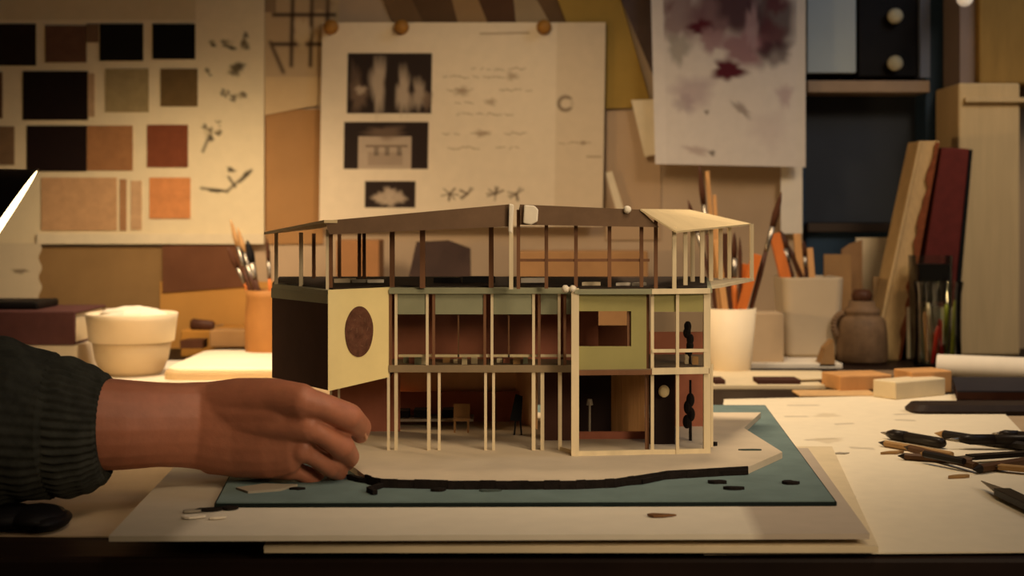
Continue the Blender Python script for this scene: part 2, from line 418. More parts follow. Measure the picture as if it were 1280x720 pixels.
# cantilevered box at the left: dark side wall and yellow front panel
zl = W(410, 488, 1.10).z
up = V((0, 0, 1))
def wallq(p, q, za, zb_, zc=None, off=(0, .004, 0)):
    p, q = V(p), V(q)
    return MB().slab([V((p.x, p.y, za)), V((q.x, q.y, zb_)), V((q.x, q.y, z2a)), V((p.x, p.y, z2a))], off)
build('side_wall', wallq(BL, FC, W(0, 472, 1.2).z, zl, off=(.004, .003, 0)), DBROWN, root)
build('side_trim', MB().slab([V((BL.x - .0006, BL.y - .0006, z2a - .008)), V((FC.x - .0006, FC.y - .0008, z2a - .007)), V((FC.x - .0006, FC.y - .0008, z2a)), V((BL.x - .0006, BL.y - .0006, z2a))], (.001, .001, 0)), SAGE, root)
yp = build('front_panel', MB().slab([V((FC.x + .0002, FC.y - .0015, zl - .0005)), V((FR.x, FR.y - .0025, W(0, 471.5, 1.14).z)), V((FR.x, FR.y - .0025, z2b + .0005)), V((FC.x + .0002, FC.y - .0015, z2b + .0005))], (.0008, .0025, 0)), YELLOW, root)
build('box_floor', MB().prism([(BL.x + .003, BL.y + .002), (FC.x + .002, FC.y + .004), (FR.x, FR.y + .004), (FR.x, 1.3), (BL.x + .01, 1.3)], zl + .004, zl + .0065), DBROWN, root)
# emblem disc on the yellow panel
pc = W(448.5, 414.5, 1.119)
uu = (FR - FC); uu.z = 0; uu.normalize(); nn = uu.cross(up)            # towards the viewer
if nn.y > 0: nn = -nn
pc = V((pc.x, FC.y + (FR.y - FC.y) * (pc.x - FC.x) / (FR.x - FC.x) - .002, pc.z))
def disc(rx, rz, off, th, cen=pc, n=40, wob=0):
    ring = [cen + uu * (rx * (1 + wob * math.sin(5 * a)) * math.cos(a)) + up * (rz * math.sin(a)) + nn * off for a in (2 * math.pi * i / n for i in range(n))]
    return MB().slab(ring, nn * th)
em = build('emblem', disc(.0138, .0197, .0002, .0006, wob=.012), EMBLEM, yp)
tag(em, 'mottled brown oval emblem', None)
mb = MB()
for k in range(9):                                    # faint marks inside the seal
    a = k / 9 * 6.28; c = pc + uu * (.0075 * math.cos(a)) + up * (.011 * math.sin(a)) + nn * .0008
    mb.bar(c, c + uu * (.0022 * math.cos(a + 1.2)) + up * (.003 * math.sin(a + 1.2)), .0006)
for dx in (-.0025, .0025):
    c = pc + uu * dx + up * .001 + nn * .0008; mb.bar(c - up * .002, c + up * .002, .0008)
build('emblem_mark', mb, mat('dull mark', (118, 84, 64), .85, .2, 90), em)
# ground floor posts
for px in (485.5, 495, 536, 549, 607, 617): mpost(px, zb, z1a, DF, 4.2 if px in (495, 536) else 3.4)
for px in (667, 678, 700): mpost(px, zb, z1a, DF, 4.6)
for px in (413.5, 423.5): mpost(px, zb, zl + .004, 1.17, 2.6)
# upper floor posts
for px, m in ((488, POSTD), (495, POSTW), (534, POSTW), (542, POSTD), (606, POSTD), (615, POSTW), (667, POSTW), (674, POSTD), (699, POSTW), (706, POSTD)): mpost(px, z1b, z2a, DF, 3.4, m)
# corner posts, full height of two floors
mpost(719, zb, z2b + .001, DC, 9.5); mpost(884, zb, z2b, DR, 8.5); mpost(890, zb, z1b, DR + .03, 3)
for px in (815.5, 847): mpost(px, zb, z2a, 1.122, 4)
mpost(809, zb, z2a, 1.126, 5, POSTD); mpost(820, zb, z1a, 1.2, 3)
# rails
def mrail(x0, d0, x1, d1, z, h, m=POSTW, th=.003, name='rail'):
    return build(name, MB().slab([V((X(x0, d0), d0, z)), V((X(x1, d1), d1, z)), V((X(x1, d1), d1, z + h)), V((X(x0, d0), d0, z + h))], (0, th, 0)), m, root)
mrail(486, DF - .0015, 714, DF - .0015, z1a - .0005, z1b - z1a + .0015, mat('greyed strip', (138, 120, 92), .7, .1, 40))
mrail(722, DC, 815, 1.117, z1a, .0036, POSTD); mrail(815, 1.117, 886, DR - .002, z1a, .005)
mrail(486, DF - .002, 716, DF - .002, z2a - .0015, .0035, SAGE)
mrail(722, DC - .001, 815, 1.1145, z2a - .0005, .003, SAGE); mrail(815, 1.1145, 888, DR - .003, z2a - .0005, .004, POSTW)
zr = W(0, 441, 1.12).z
mrail(815, 1.121, 886, DR, zr, .0025); mrail(722, DC + .001, 886, DR, zb, .0035)
mrail(700, DF, 718, DC + .006, zb, .003); mrail(498, DF + .004, 714, DF + .004, W(0, 447, DF).z, .002, POSTW, name='sill_rail')
for px in (573, 636): mpost(px, W(0, 447, DF).z, W(0, 394, DF).z, DF + .004, 2, POSTD, 'mullion')
# bands above the windows (one per bay)
zt = W(0, 393, DF).z
for x0, x1 in ((497, 532), (544, 604), (617, 665), (676, 698), (708, 716)):
    build('header_band', MB().box(X(x0, DF), X(x1, DF), DF + .001, DF + .003, zt, z2a - .001), SAGE, root)
build('header_band', MB().slab([V((X(816, 1.12), 1.1225, W(0, 390, 1.12).z)), V((X(884, DR), DR + .001, W(0, 390, DR).z)), V((X(884, DR), DR + .001, z2a)), V((X(816, 1.12), 1.1225, z2a))], (0, .002, 0)), OLIVE, root)
# olive panel with a window opening (flat strips round the hole = one mesh)
mb = MB()
def dp(px): return DC + .004 + (px - 722) / 93 * .006
for x0, y0, x1, y1 in ((723, 365, 808, 389), (789, 389, 808, 433), (723, 433, 808, 464)):
    mb.slab([W(x0, y1, dp(x0)), W(x1, y1, dp(x1)), W(x1, y0, dp(x1)), W(x0, y0, dp(x0))], (0, .002, 0))
gp = build('olive_panel', mb, OLIVE, root)
build('window_surround', MB().slab([W(784, 434, dp(784) + .0025), W(789, 434, dp(789) + .0025), W(789, 389, dp(789) + .0025), W(784, 389, dp(784) + .0025)], (0, .003, 0)), POSTD, gp)
# window panes of the upper floor
for x0, x1 in ((497, 532), (544, 604), (617, 665), (817, 845), (849, 881)):
    d = DF if x0 < 700 else 1.124
    build('window_pane', MB().box(X(x0, d), X(x1, d), d + .0025, d + .0031, z1b + .001, W(0, 391, d).z), PANE, root)
# inner walls
def inner(x0, x1, d, za, zc, m, name='inner_wall', d1=None):
    d1 = d1 or d
    return build(name, MB().slab([V((X(x0, d), d, za)), V((X(x1, d1), d1, za)), V((X(x1, d1), d1, zc)), V((X(x0, d), d, zc))], (0, .003, 0)), m, root)
inner(486, 708, 1.20, z1b, z2a, RBROWN)
inner(708, 748, 1.19, z1b, z2a, RBROWN)
inner(806, 886, 1.24, z1b, W(0, 415, 1.24).z, RBROWN)
inner(748, 800, 1.25, z1b, W(0, 407, 1.25).z, mat('rust card', (120, 74, 50), .8, .15, 30), 'inner_wall')
BACKC = mat('brown room card', (218, 178, 136), .85, .12, 20, .06)
inner(414, 500, 1.24, zb, zl + .004, RBROWN)
inner(500, 648, 1.31, zb, z1a, BACKC)
build('dado_band', MB().box(X(430, 1.3), X(650, 1.3), 1.300, 1.302, zb, zb + .027), RBROWN, root)
inner(645, 672, 1.31, zb, z1a, BACKC, d1=1.25)
inner(680, 724, 1.19, zb, z1a, DBROWN)
inner(724, 764, 1.22, zb, z1a, mat('black brown card', (38, 26, 22), .8, .1, 30))
inner(764, 806, 1.24, zb, z1a, mat('tan ribbed card', (186, 138, 86), .8, .15, 30, .3, stretch=(14, 1, .4)))
inner(812, 844, 1.17, zb, z1a, mat('black brown card', (38, 26, 22)))
inner(844, 884, 1.27, zb, z1a, RBROWN)
build('skirting_strip', MB().box(X(724, 1.2), X(806, 1.2), 1.198, 1.201, zb, zb + .006), RBROWN, root)
# little shelf and furniture on the ground floor
build('interior_shelf', MB().box(X(440, 1.28), X(592, 1.28), 1.26, 1.29, W(0, 523, 1.28).z, W(0, 520, 1.28).z), GREY, root)
for x0, x1, y0 in ((455, 512, 512), (518, 534, 511), (553, 573, 511)):
    build('shelf_block', MB().box(X(x0, 1.275), X(x1, 1.275), 1.268, 1.285, W(0, 520, 1.28).z, W(0, y0, 1.275).z), BLACK, root)
mb = MB(); cxx = X(577, 1.24)
mb.box(cxx - .007, cxx + .007, 1.232, 1.246, zb + .010, zb + .0115); mb.box(cxx - .007, cxx + .007, 1.244, 1.246, zb + .0115, zb + .023)
for ax in (-.0065, .005):
    for ay in (1.2325, 1.2445): mb.box(cxx + ax, cxx + ax + .0015, ay, ay + .0015, zb, zb + .010)
build('miniature_chair', mb, TAN, root)
mb = MB(); cxx = X(643, 1.22)
mb.slab([V((cxx - .004, 1.22, zb + .012)), V((cxx + .006, 1.22, zb + .012)), V((cxx + .007, 1.225, zb + .032)), V((cxx + .001, 1.225, zb + .034))], (0, .002, 0)); mb.bar((cxx, 1.22, zb), (cxx + .001, 1.22, zb + .013), .0015); mb.bar((cxx + .006, 1.22, zb), (cxx + .005, 1.22, zb + .013), .0015)
build('miniature_easel', mb, BLACK, root)
build('wall_lamp', MB().ball(W(830, 489, 1.165), .0045, .003, .005), mat('pale lamp globe', (214, 196, 150), .5), root, smooth=True)
mb = MB(); c = W(737, 555, 1.2)
mb.tube((c.x, 1.2, zb), (c.x, 1.2, zb + .028), [(0, .001), (1, .001)], 6); mb.tube((c.x, 1.2, zb + .028), (c.x, 1.2, zb + .033), [(0, .003), (1, .002)], 8)
build('miniature_floor_lamp', mb, GREY, root)
# tiny clutter along the upper floor sill
for px in (505, 513, 521, 528, 556, 568, 580, 592, 624, 633, 646, 657, 862, 872):
    w = random.uniform(2.5, 5) / F * DF; h = random.uniform(.003, .008); x = X(px, DF); y = DF + random.uniform(.012, .03)
    build('miniature_furniture', MB().prism([(x - w, y), (x + w, y + .001), (x + w * .8, y + .008), (x - w * .7, y + .007)], z1b, z1b + h), random.choice([CREAM, TAN, RBROWN, SAGE]), root)
mb = MB()
for k in range(5):
    mb.ball(W(862 + random.uniform(-7, 7), 408 + k * 8, 1.16), .003, .003, .0045, 8)
mb.tube(W(862, 458, 1.16), W(862, 405, 1.16), [(0, .0012), (1, .001)], 6)
build('miniature_tree', mb, CHAR, root)
mb = MB()
for k in range(4): mb.ball(W(862 + random.uniform(-5, 5), 500 + k * 9, 1.19), .0035, .003, .006, 8)
c = W(863, 530, 1.19); mb.tube((c.x, c.y, zb), (c.x, c.y, zb + .05), [(0, .0013), (1, .001)], 6)
build('miniature_tree', mb, CHAR, root)
# roof terrace posts
def zroof(px):   # underside of roof
    if px < 640: return W(px, 293 + (px - 410) / 230 * -9, 1.12).z
    return W(px, 281, 1.12).z
for px, m, wpx, d in ((345, POSTW, 4, 1.20), (376, POSTW, 4.5, 1.165), (409, POSTW, 3.5, 1.115), (413, POSTD, 5, 1.118), (490, POSTD, 6, 1.15), (528, POSTD, 6.5, 1.135), (614, POSTD, 6, 1.14)):
    mpost(px, z2b, (W(0, 290, 1.2).z if px < 400 else zroof(px) + .004), d, wpx, m, 'roof_post')
for px in (392, 424, 449, 455): mpost(px, z2b, W(0, 292, 1.28).z, 1.29, 4.2, POSTD, 'roof_post')
mpost(639, z2b, W(0, 262, 1.118).z, 1.118, 5, POSTW, 'roof_post'); mpost(648, z2b, W(0, 262, 1.118).z, 1.12, 4.5, POSTD, 'roof_post')
for px in (683, 720, 762, 802, 820): mpost(px, z2b, zroof(px) + .004, 1.128, 4.5, POSTD, 'roof_post')
for px, d in ((843, 1.125), (857, 1.16), (866, 1.22), (878, 1.2), (889, 1.26), (901, 1.29)): mpost(px, z2b, W(px, 288, d).z + .003, d, 5, POSTW, 'roof_post')
for px, d in ((912, 1.30), (940, 1.32)): mpost(px, z2b, W(px, 280, d).z, d, 4.5, POSTW, 'roof_post')
build('bay_floor', MB().prism([(X(845, 1.16), 1.14), (X(900, 1.2), 1.2), (X(945, 1.32), 1.33), (X(880, 1.33), 1.33)], z2a, z2b - .0004), POSTW, root)
mrail(650, 1.129, 812, 1.129, W(0, 327, 1.13).z, .0022, POSTD, .002)
mrail(652, 1.30, 820, 1.30, W(0, 349, 1.3).z, .0016, POSTD, .002)
# roof: two halves either side of the middle joint, sloping pale wing right, narrow hip left
def quadslab(name, a, b, c, e, th, m): return build(name, MB().slab([a, b, c, e], (0, 0, -th)), m, root)
A, Bm = W(406, 276, 1.108), W(640, 255, 1.115)
Ab, Bb = V((A.x + .004, 1.34, A.z - .004)), V((Bm.x, 1.34, Bm.z - .004))
quadslab('roof_panel', A, Bm, Bb, Ab, .002, ROOFD)
build('fascia', MB().slab([A + V((0, -.001, 0)), Bm + V((0, -.001, 0)), W(640, 283, 1.114), W(412, 293, 1.107)], (0, .003, 0)), ROOFD, root)
C, Dm = W(650, 255.5, 1.115), W(800, 262, 1.115)
quadslab('roof_panel', C, Dm, V((Dm.x, 1.34, Dm.z - .003)), V((C.x, 1.34, C.z - .004)), .002, ROOFD)
build('fascia', MB().slab([C + V((0, -.001, 0)), Dm + V((0, -.001, 0)), W(824, 284, 1.114), W(650, 281, 1.114)], (0, .003, 0)), ROOFD, root)
quadslab('roof_wing', Dm + V((0, -.002, .0006)), W(845, 289, 1.105), W(939, 279.5, 1.33), W(862, 262, 1.345), .0015, ROOFL)
HLa, HLb = W(330, 290, 1.20), W(405, 275, 1.105)
quadslab('roof_hip', HLb, A + V((.012, 0, .0005)), V((HLa.x + .03, 1.335, HLa.z + .004)), HLa, .0022, ROOFL)
mb = MB()
mb.slab([W(635.5, 290, 1.109), W(640.5, 292, 1.109), W(642.5, 256, 1.109), W(636, 254, 1.109)], (0, .003, 0))
mb.slab([W(654, 279, 1.110), W(664, 281, 1.110), W(672, 277, 1.110), W(673, 262, 1.110), W(668, 257, 1.110), W(655, 256, 1.110)], (0, .0035, 0))
build('joint_tape', mb, mat('white glue tape', (232, 220, 196), .4, .06, 60), root, bevel=.001)
mb = MB()
for px in (707, 716, 784): mb.ball(W(px, 361 if px < 780 else 262, 1.112), .003, .0025, .003, 8, .2)
build('glue_blob', mb, mat('white glue tape', (232, 220, 196)), root, smooth=True)
# loose bits on the terrace deck
for px, py, s, m in ((432, 352, 1.2, CREAM), (452, 354, 1.0, GREY), (470, 350, .9, WHITE), (560, 351, 1.5, BLACK), (600, 350, 1.8, BLACK), (668, 348, 1.4, WHITE), (740, 356, 1.0, CREAM), (780, 356, .8, WHITE), (800, 357, .8, GREY)):
    d = 1.20 if py < 355 else 1.15; x = X(px, d)
    build('roof_scrap', MB().prism([(x - .008 * s, d), (x + .007 * s, d + .003), (x + .006 * s, d + .012), (x - .005 * s, d + .010)], z2b + .001, z2b + .001 + .003 * s), m, root)

# loose charred strip lying against the base board
mb = MB(); pts = [D(772, 606, MZ), D(800, 604, MZ), D(834, 597, MZ), D(880, 594, MZ), D(933, 592, MZ)]
for a, c in zip(pts[:-1], pts[1:]): mb.bar(a + V((0, -.004, .002)), c + V((0, -.004, .002)), .004 + .001 * random.random(), .0034)
tag(build('charred_strip', mb, CHAR), 'thin charred strip lying along the base board of the model', 'strip')
mb = MB(); pts = [D(437, 597, MZ), D(452, 601, MZ), D(470, 603, MZ), D(478, 608, MZ), D(462, 613, MZ), D(470, 617, MZ)]
for a, c in zip(pts[:-1], pts[1:]): mb.bar(a + V((0, -.006, .002)), c + V((0, -.006, .002)), .0035, .003)
tag(build('charred_curl', mb, CHAR), 'curled black scrap on the mat by the fingertips', 'scrap')
def scrap(px, py, sx, sy, z, m, label, h=.002, rot=0.0, name='scrap', group='scraps on the mat'):
    c = D(px, py, z); n = 9; pts = []
    for i in range(n):
        a = 2 * math.pi * i / n; k = random.uniform(.6, 1.15); u, v = sx * k * math.cos(a), sy * k * math.sin(a)
        pts.append((c.x + u * math.cos(rot) - v * math.sin(rot), c.y + u * math.sin(rot) + v * math.cos(rot)))
    return tag(build(name, MB().prism(pts, DESK + z, DESK + z + h), m), label, 'scrap', group)
scrap(548, 614, .006, .004, MZ, CHAR, 'black crumb alone in front of the model base, near the charred curl')
scrap(612, 614, .008, .003, MZ, mat('grey crumb', (70, 80, 74)), 'flat greyish crumb in front of the middle of the model base', .001)
scrap(898, 604, .007, .005, MZ, CHAR, 'lumpy black crumb nearest the end of the charred strip')
scrap(917, 612, .008, .004, MZ, CHAR, 'widest black crumb, nearest the mat front edge')
scrap(988, 605, .006, .005, MZ, CHAR, 'black crumb closest to the mat corner beside the drawing sheet')
scrap(892, 557, .003, .003, BT, CHAR, 'tiny black crumb on the base board behind the end post', .003)
scrap(372, 612, .006, .003, MZ, CHAR, 'black sliver on the mat just under the little finger', .0015)
scrap(938, 563, .009, .002, BT, mat('grey crumb', (70, 80, 74)), 'thin grey sliver on the base board corner', .001)
scrap(826, 645, .009, .004, .0165, mat('brown crumb', (110, 76, 46)), 'brown flake on the grey-white board in front of the mat', .0012, group='scraps on the board')
for px, py, sx, sy, m, lb in ((244, 647, .009, .004, WHITE, 'pale torn flake in the debris heap by the wrist'), (262, 638, .010, .004, CHAR, 'black torn flake in the debris heap by the wrist'), (288, 636, .006, .005, CHAR, 'black flake of the debris heap nearest the mat'), (272, 648, .006, .003, WHITE, 'white chip at the front of the debris heap by the wrist'), (240, 640, .006, .003, GREY, 'grey chip at the far end of the debris heap by the wrist')):
    scrap(px, py, sx, sy, .0165, m, lb, .0015, .4, group='scraps on the board')
mb = MB(); pts = [D(295, 612, MZ), D(330, 607, MZ), D(372, 608, MZ), D(350, 614, MZ), D(310, 617, MZ)]
tag(build('card_offcut', MB().prism([(p.x, p.y) for p in pts], DESK + MZ, DESK + MZ + .0016), GREY), 'grey rounded card offcut under the hand on the mat', 'card')

# ------------------------------------------------------------------ person: forearm and hand
t = thing('person', 'person in a charcoal knit sleeve reaching in to the model with one hand', 'person', D(100, 640))
DHn = 1.03
def cap(mb, p, q, rp, rq, n=20):
    """elliptical limb segment; p,q = (px,py,d); r=(vertical, depth) in px"""
    P, Q = W(*p), W(*q); sp, sq = p[2] / F, q[2] / F
    rings = []; ax = (Q - P); L = ax.length; ax.normalize()
    e = V((0, 1, 0)); b = ax.cross(e); b.normalize(); e = b.cross(ax).normalized()
    def ring(c, rv, rd, k): return [c + b * (rv * k * math.cos(2 * math.pi * i / n)) + e * (rd * k * math.sin(2 * math.pi * i / n)) for i in range(n)]
    steps = 5
    for j in range(1, steps + 1):
        a = math.pi / 2 * j / (steps); k = math.sin(a); off = -math.cos(a) * min(rp) * sp
        rings.append(ring(P + ax * off, rp[0] * sp, rp[1] * sp, max(k, .05)))
    for j in range(1, 4):
        u = j / 4; rings.append(ring(P.lerp(Q, u), (rp[0] * (1 - u) + rq[0] * u) * (sp * (1 - u) + sq * u), (rp[1] * (1 - u) + rq[1] * u) * (sp * (1 - u) + sq * u), 1))
    for j in range(steps, 0, -1):
        a = math.pi / 2 * j / (steps); k = math.sin(a); off = math.cos(a) * min(rq) * sq
        rings.append(ring(Q + ax * off, rq[0] * sq, rq[1] * sq, max(k, .05)))
    mb.loft(rings)
def lean(q):
    # the hand is rolled a little: its thumb edge leans towards the viewer
    k = min(1, max(0, (q[0] - 225) / 60)); return (q[0], q[1], q[2] + (q[1] - 540) * .00026 * k, q[3])
def chain(mb, pts):
    pts = [lean(q) for q in pts]
    for a, b in zip(pts[:-1], pts[1:]): cap(mb, a[:3], b[:3], a[3], b[3])
mb = MB()
chain(mb, [(-420, 490, .90, (66, 62)), (60, 528, 1.0, (62, 56)), (150, 531, 1.015, (57, 48)), (200, 531, 1.026, (53, 40)), (245, 532, 1.036, (53, 33)), (275, 534, 1.040, (54, 30))])
# back of the hand and the heel of the palm, wrist to knuckles
chain(mb, [(215, 531, 1.034, (52, 36)), (250, 532, 1.037, (55, 32)), (300, 537, 1.032, (61, 29)), (340, 541, 1.023, (58, 26)), (362, 542, 1.018, (52, 22))])
chain(mb, [(270, 548, 1.042, (46, 28)), (330, 562, 1.036, (38, 28))])
chain(mb, [(250, 507, 1.044, (28, 26)), (300, 500, 1.038, (28, 26)), (340, 497, 1.026, (25, 22)), (378, 501, 1.012, (22, 19))])
chain(mb, [(270, 512, 1.042, (30, 30)), (352, 516, 1.020, (26, 22))])
chain(mb, [(262, 528, 1.040, (26, 26)), (305, 526, 1.030, (26, 24)), (345, 528, 1.019, (24, 22)), (385, 532, 1.009, (20, 18))])
chain(mb, [(280, 550, 1.042, (24, 22)), (335, 556, 1.024, (21, 20)), (377, 561, 1.011, (18.5, 18))])
chain(mb, [(280, 564, 1.044, (24, 22)), (325, 577, 1.028, (21, 20)), (361, 584, 1.015, (17, 17))])
chain(mb, [(368, 540, 1.034, (34, 14)), (404, 563, 1.036, (24, 11))])
# fingers: knuckle, middle joint, end joint, tip
chain(mb, [(378, 501, 1.011, (19, 18)), (405, 508, 1.013, (16.5, 16.5)), (436, 521, 1.020, (17.5, 17)), (450, 534, 1.038, (14.5, 14)), (450, 543, 1.049, (11.5, 11.5))])
chain(mb, [(385, 532, 1.009, (18, 17)), (406, 544, 1.010, (14, 15.5)), (427, 558, 1.015, (16.5, 16)), (436, 571, 1.032, (13.5, 13.5)), (433, 578, 1.046, (11, 11))])
chain(mb, [(377, 561, 1.011, (16, 16)), (395, 572, 1.012, (12, 14)), (413, 583, 1.017, (14, 14)), (423, 590, 1.032, (12, 12)), (420, 593, 1.044, (10, 10))])
chain(mb, [(361, 583, 1.015, (14, 15)), (376, 591, 1.017, (11, 12.5)), (390, 597, 1.022, (11.5, 12)), (396, 597, 1.035, (10, 10)), (392, 597, 1.043, (8.5, 8.5))])
# thumb leaves the radial side near the wrist and closes behind the index finger
chain(mb, [(275, 510, 1.05, (26, 24)), (335, 503, 1.066, (21, 20)), (395, 520, 1.074, (16, 15)), (432, 540, 1.068, (13, 12))])
hand = build('body', mb, SKIN, t, smooth=True)
rm = hand.modifiers.new('r', 'REMESH'); rm.mode = 'VOXEL'; rm.voxel_size = .0010; rm.use_smooth_shade = True
sm = hand.modifiers.new('s', 'SMOOTH'); sm.iterations = 12; sm.factor = .5
tag(hand, 'bare forearm and hand with curled fingers', None)
for p, q in (((456, 534, 1.030), (458, 546, 1.044)),):
    a, c = W(*p), W(*q)
    build('fingernail', MB().tube(a, c, [(0, .002), (.15, .0045), (.6, .005), (.9, .004), (1, .002)], 12, flat=.35), NAIL, t, smooth=True)
# sleeve
def sleeve_rings(keys, n=288, rib=.012, ribs=44, per=10, wob=0.0):
    rings = []
    for (a, b) in zip(keys[:-1], keys[1:]):
        for k in range(per):
            u = k / per; s_ = u * u * (3 - 2 * u)
            g = [a[i] * (1 - s_) + b[i] * s_ if i > 2 else a[i] * (1 - u) + b[i] * u for i in range(5)]
            c = W(g[0], g[1], g[2]); s0 = g[2] / F; ring = []
            for i in range(n):
                th = 2 * math.pi * i / n
                k_ = 1 + rib * math.cos(ribs * th) + wob * math.sin(g[0] * .11 + 2.2 * math.sin(th * 2)) 
                ring.append(c + V((.10 * g[4] * s0 * math.sin(th) * 0, g[4] * s0 * math.cos(th) * k_, g[3] * s0 * math.sin(th) * k_)) + V(((-.30 * (math.sin(th) < 0) * -math.sin(th) * -1) * 30 * s0 * 0, 0, 0)))
            rings.append(ring)
    return rings
mb = MB(); mb.loft(sleeve_rings([(-520, 500, .87, 130, 118), (-160, 516, .93, 118, 108), (-40, 522, .955, 110, 98), (30, 528, .975, 98, 88), (66, 532, .985, 88, 78), (74, 533, .985, 80, 70), (70, 533, .985, 62, 60)], rib=.014, ribs=44, wob=.03))
sl = build('sleeve', mb, KNIT, t, smooth=True)
mb = MB(); mb.loft(sleeve_rings([(66, 532, .985, 66, 60), (68, 532, .985, 84, 72), (86, 534, .99, 86, 72), (112, 536, .998, 78, 66), (130, 536, 1.004, 68, 58), (135, 535, 1.005, 63, 54), (130, 535, 1.004, 57, 50)], rib=.035, ribs=48, per=6))
build('cuff', mb, KNIT, sl, smooth=True)
# black cloth bundle and strap under the sleeve
mb = MB()
for px, rx, hz in ((-60, 62, .0084), (4, 50, .0084), (48, 34, .008), (66, 22, .006)):
    c = D(px, 662, .0); mb.ball((c.x, c.y - .004, DESK + hz + .0014), rx / F, .024, hz, 16, .10)
o = build('cloth_bundle', mb, BLACK, smooth=True)
tag(o, 'crumpled black cloth lying on the table under the knit sleeve', 'cloth')

# ------------------------------------------------------------------ desk lamp (shade enters the frame top left)
lc = W(-18, 310, 1.5); lax = V((.80, .235, -.53)).normalized()
t = thing('desk_lamp', 'black desk lamp with cone shade glowing beside the swatch board', 'lamp', (-.80, 1.55, DESK))
mb = MB().tube(lc - lax * .12, lc, [(0, .022), (.12, .03), (.25, .034), (.5, .06), (.98, .096), (1, .0985), (1, .0965), (.97, .094)], 40, cap=False)
sh = build('lamp_shade', mb, mat('black enamel', (18, 14, 12), .4, .2, 20, .03), t, smooth=True)
build('shade_lining', MB().tube(lc - lax * .12, lc, [(.26, .030), (.5, .056), (.97, .0925), (.995, .096)], 40, cap=False), emit_mat('glowing white lining', (1, .72, .38), 4.0), sh, smooth=True)
build('bulb', MB().ball(lc - lax * .045, .022, .022, .028), emit_mat('lamp bulb', (1, .7, .36), 8.0), t, smooth=True)
e0, e1, e2 = lc - lax * .12, V((-.72, 1.6, DESK + .46)), V((-.80, 1.55, DESK + .02))
build('upper_arm', MB().tube(e0, e1, [(0, .006), (1, .006)], 10), BLACK, t, smooth=True)
build('lower_arm', MB().tube(e1, e2, [(0, .006), (1, .006)], 10), BLACK, t, smooth=True)
build('base', MB().tube((-.80, 1.55, DESK), (-.80, 1.55, DESK + .025), [(0, .085), (.5, .085), (1, .07)], 36), BLACK, t)

# ------------------------------------------------------------------ things pinned on the back wall
# swatch board
t = thing('swatch_board', 'large pale board of pasted colour swatches beside ink sketches', 'board', W(150, 305, 2.28))
r = Ras(190, 164, (222, 202, 160))
ox, oy, sx = -50, -20, .5
def q_(x, y): return (x - ox) * sx, (y - oy) * sx
INK = (40, 34, 22)
r.rect(*q_(-50, -20), *q_(243, 26), (190, 166, 122), .55)
for x, y, rx, ry in ((263, 53, 6, 4), (283, 53, 9, 5), (304, 56, 7, 9), (257, 89, 4, 4), (292, 88, 12, 11), (298, 120, 9, 5), (281, 117, 4, 6), (258, 166, 7, 8), (272, 165, 5, 5), (272, 153, 4, 2)):
    x, y = q_(x, y)
    for k in range(4): r.blob(x + rng.normal() * rx * .3, y + rng.normal() * ry * .3, rx * .33, ry * .3, INK, .8, .6)
    r.blob(x, y, rx * .5, ry * .5, (150, 130, 90), .35, .5)
for a, b in (((250, 236), (282, 240)), ((282, 240), (300, 224)), ((284, 222), (292, 234)), ((258, 175), (252, 190)), ((298, 228), (312, 214))):
    r.line(*q_(*a), *q_(*b), INK, 1.2, .8)
for x, y, rx, ry, ro in ((306, 219, 10, 4, -.8), (287, 213, 7, 4, .3), (268, 239, 14, 3, .05)): r.blob(*q_(x, y), rx * .5, ry * .5, INK, .9, .5, ro)
sheet('board_sheet', r, flatP(-50, -20, 330, 305, 2.285), t, thick=.006)
build('bottom_lip', MB().box(X(46, 2.28), X(330, 2.28), 2.279, 2.2925, Z(305, 2.28), Z(292, 2.28)), CREAM, t)
for x0, y0, x1, y1, c in ((-14, 30, 45, 82, (34, 22, 14)), (57, 32, 108, 78, (98, 68, 48)), (109, 30, 123, 53, (112, 84, 58)), (125, 30, 179, 76, (18, 13, 8)), (191, 30, 244, 74, (12, 9, 5)), (29, 89, 110, 150, (24, 13, 8)), (110, 92, 118, 146, (170, 138, 100)),
                          (132, 86, 186, 140, (146, 126, 84)), (201, 86, 247, 133, (100, 78, 44)), (-14, 90, 3, 148, (90, 62, 42)), (34, 157, 108, 214, (28, 15, 10)), (109, 157, 166, 213, (148, 102, 62)),
                          (184, 156, 235, 209, (116, 62, 36)), (-14, 158, 18, 206, (116, 90, 62)), (52, 222, 146, 288, (186, 144, 100)), (150, 224, 158, 288, (160, 116, 76)), (164, 226, 177, 287, (188, 150, 108)), (187, 222, 238, 273, (196, 128, 74))):
    build('swatch', MB().box(X(x0, 2.284), X(x1, 2.284), 2.2825, 2.2848, Z(y1, 2.284), Z(y0, 2.284)), mat('swatch %d %d %d' % c, c, .85, .12, 60, .1), t)
# window sketch and papers between the boards
r = Ras(48, 52, (186, 158, 116))
for k in range(2): r.line(6, 13 + k * 18, 44, 13 + k * 18, (54, 36, 22), 1.7, .95)
for x in (18, 30, 40): r.line(x, 2, x - 1, 44, (54, 36, 22), 1.8, .9)
r.line(4, 30, 12, 48, (66, 46, 30), 1.8, .8); r.rect(0, 0, 8, 12, (120, 94, 66), .7); r.blob(36, 6, 8, 6, (120, 94, 66), .5); r.blob(24, 24, 6, 10, (205, 180, 138), .8)
tag(sheet('window_sketch', r, flatP(330, -8, 424, 96, 2.293), thick=.001), 'brown ink sketch of a paned window between the two pale boards', 'drawing')
def card(name, x0, y0, x1, y1, d, m, label, cat='paper', skew=(0, 0, 0, 0), th=.001, bow=0):
    pts = [W(x0, y1 + skew[0], d), W(x1, y1 + skew[1], d), W(x1 + skew[3], y0, d), W(x0 + skew[2], y0, d)]
    return tag(build(name, MB().slab(pts, (0, th, 0)), m), label, cat)
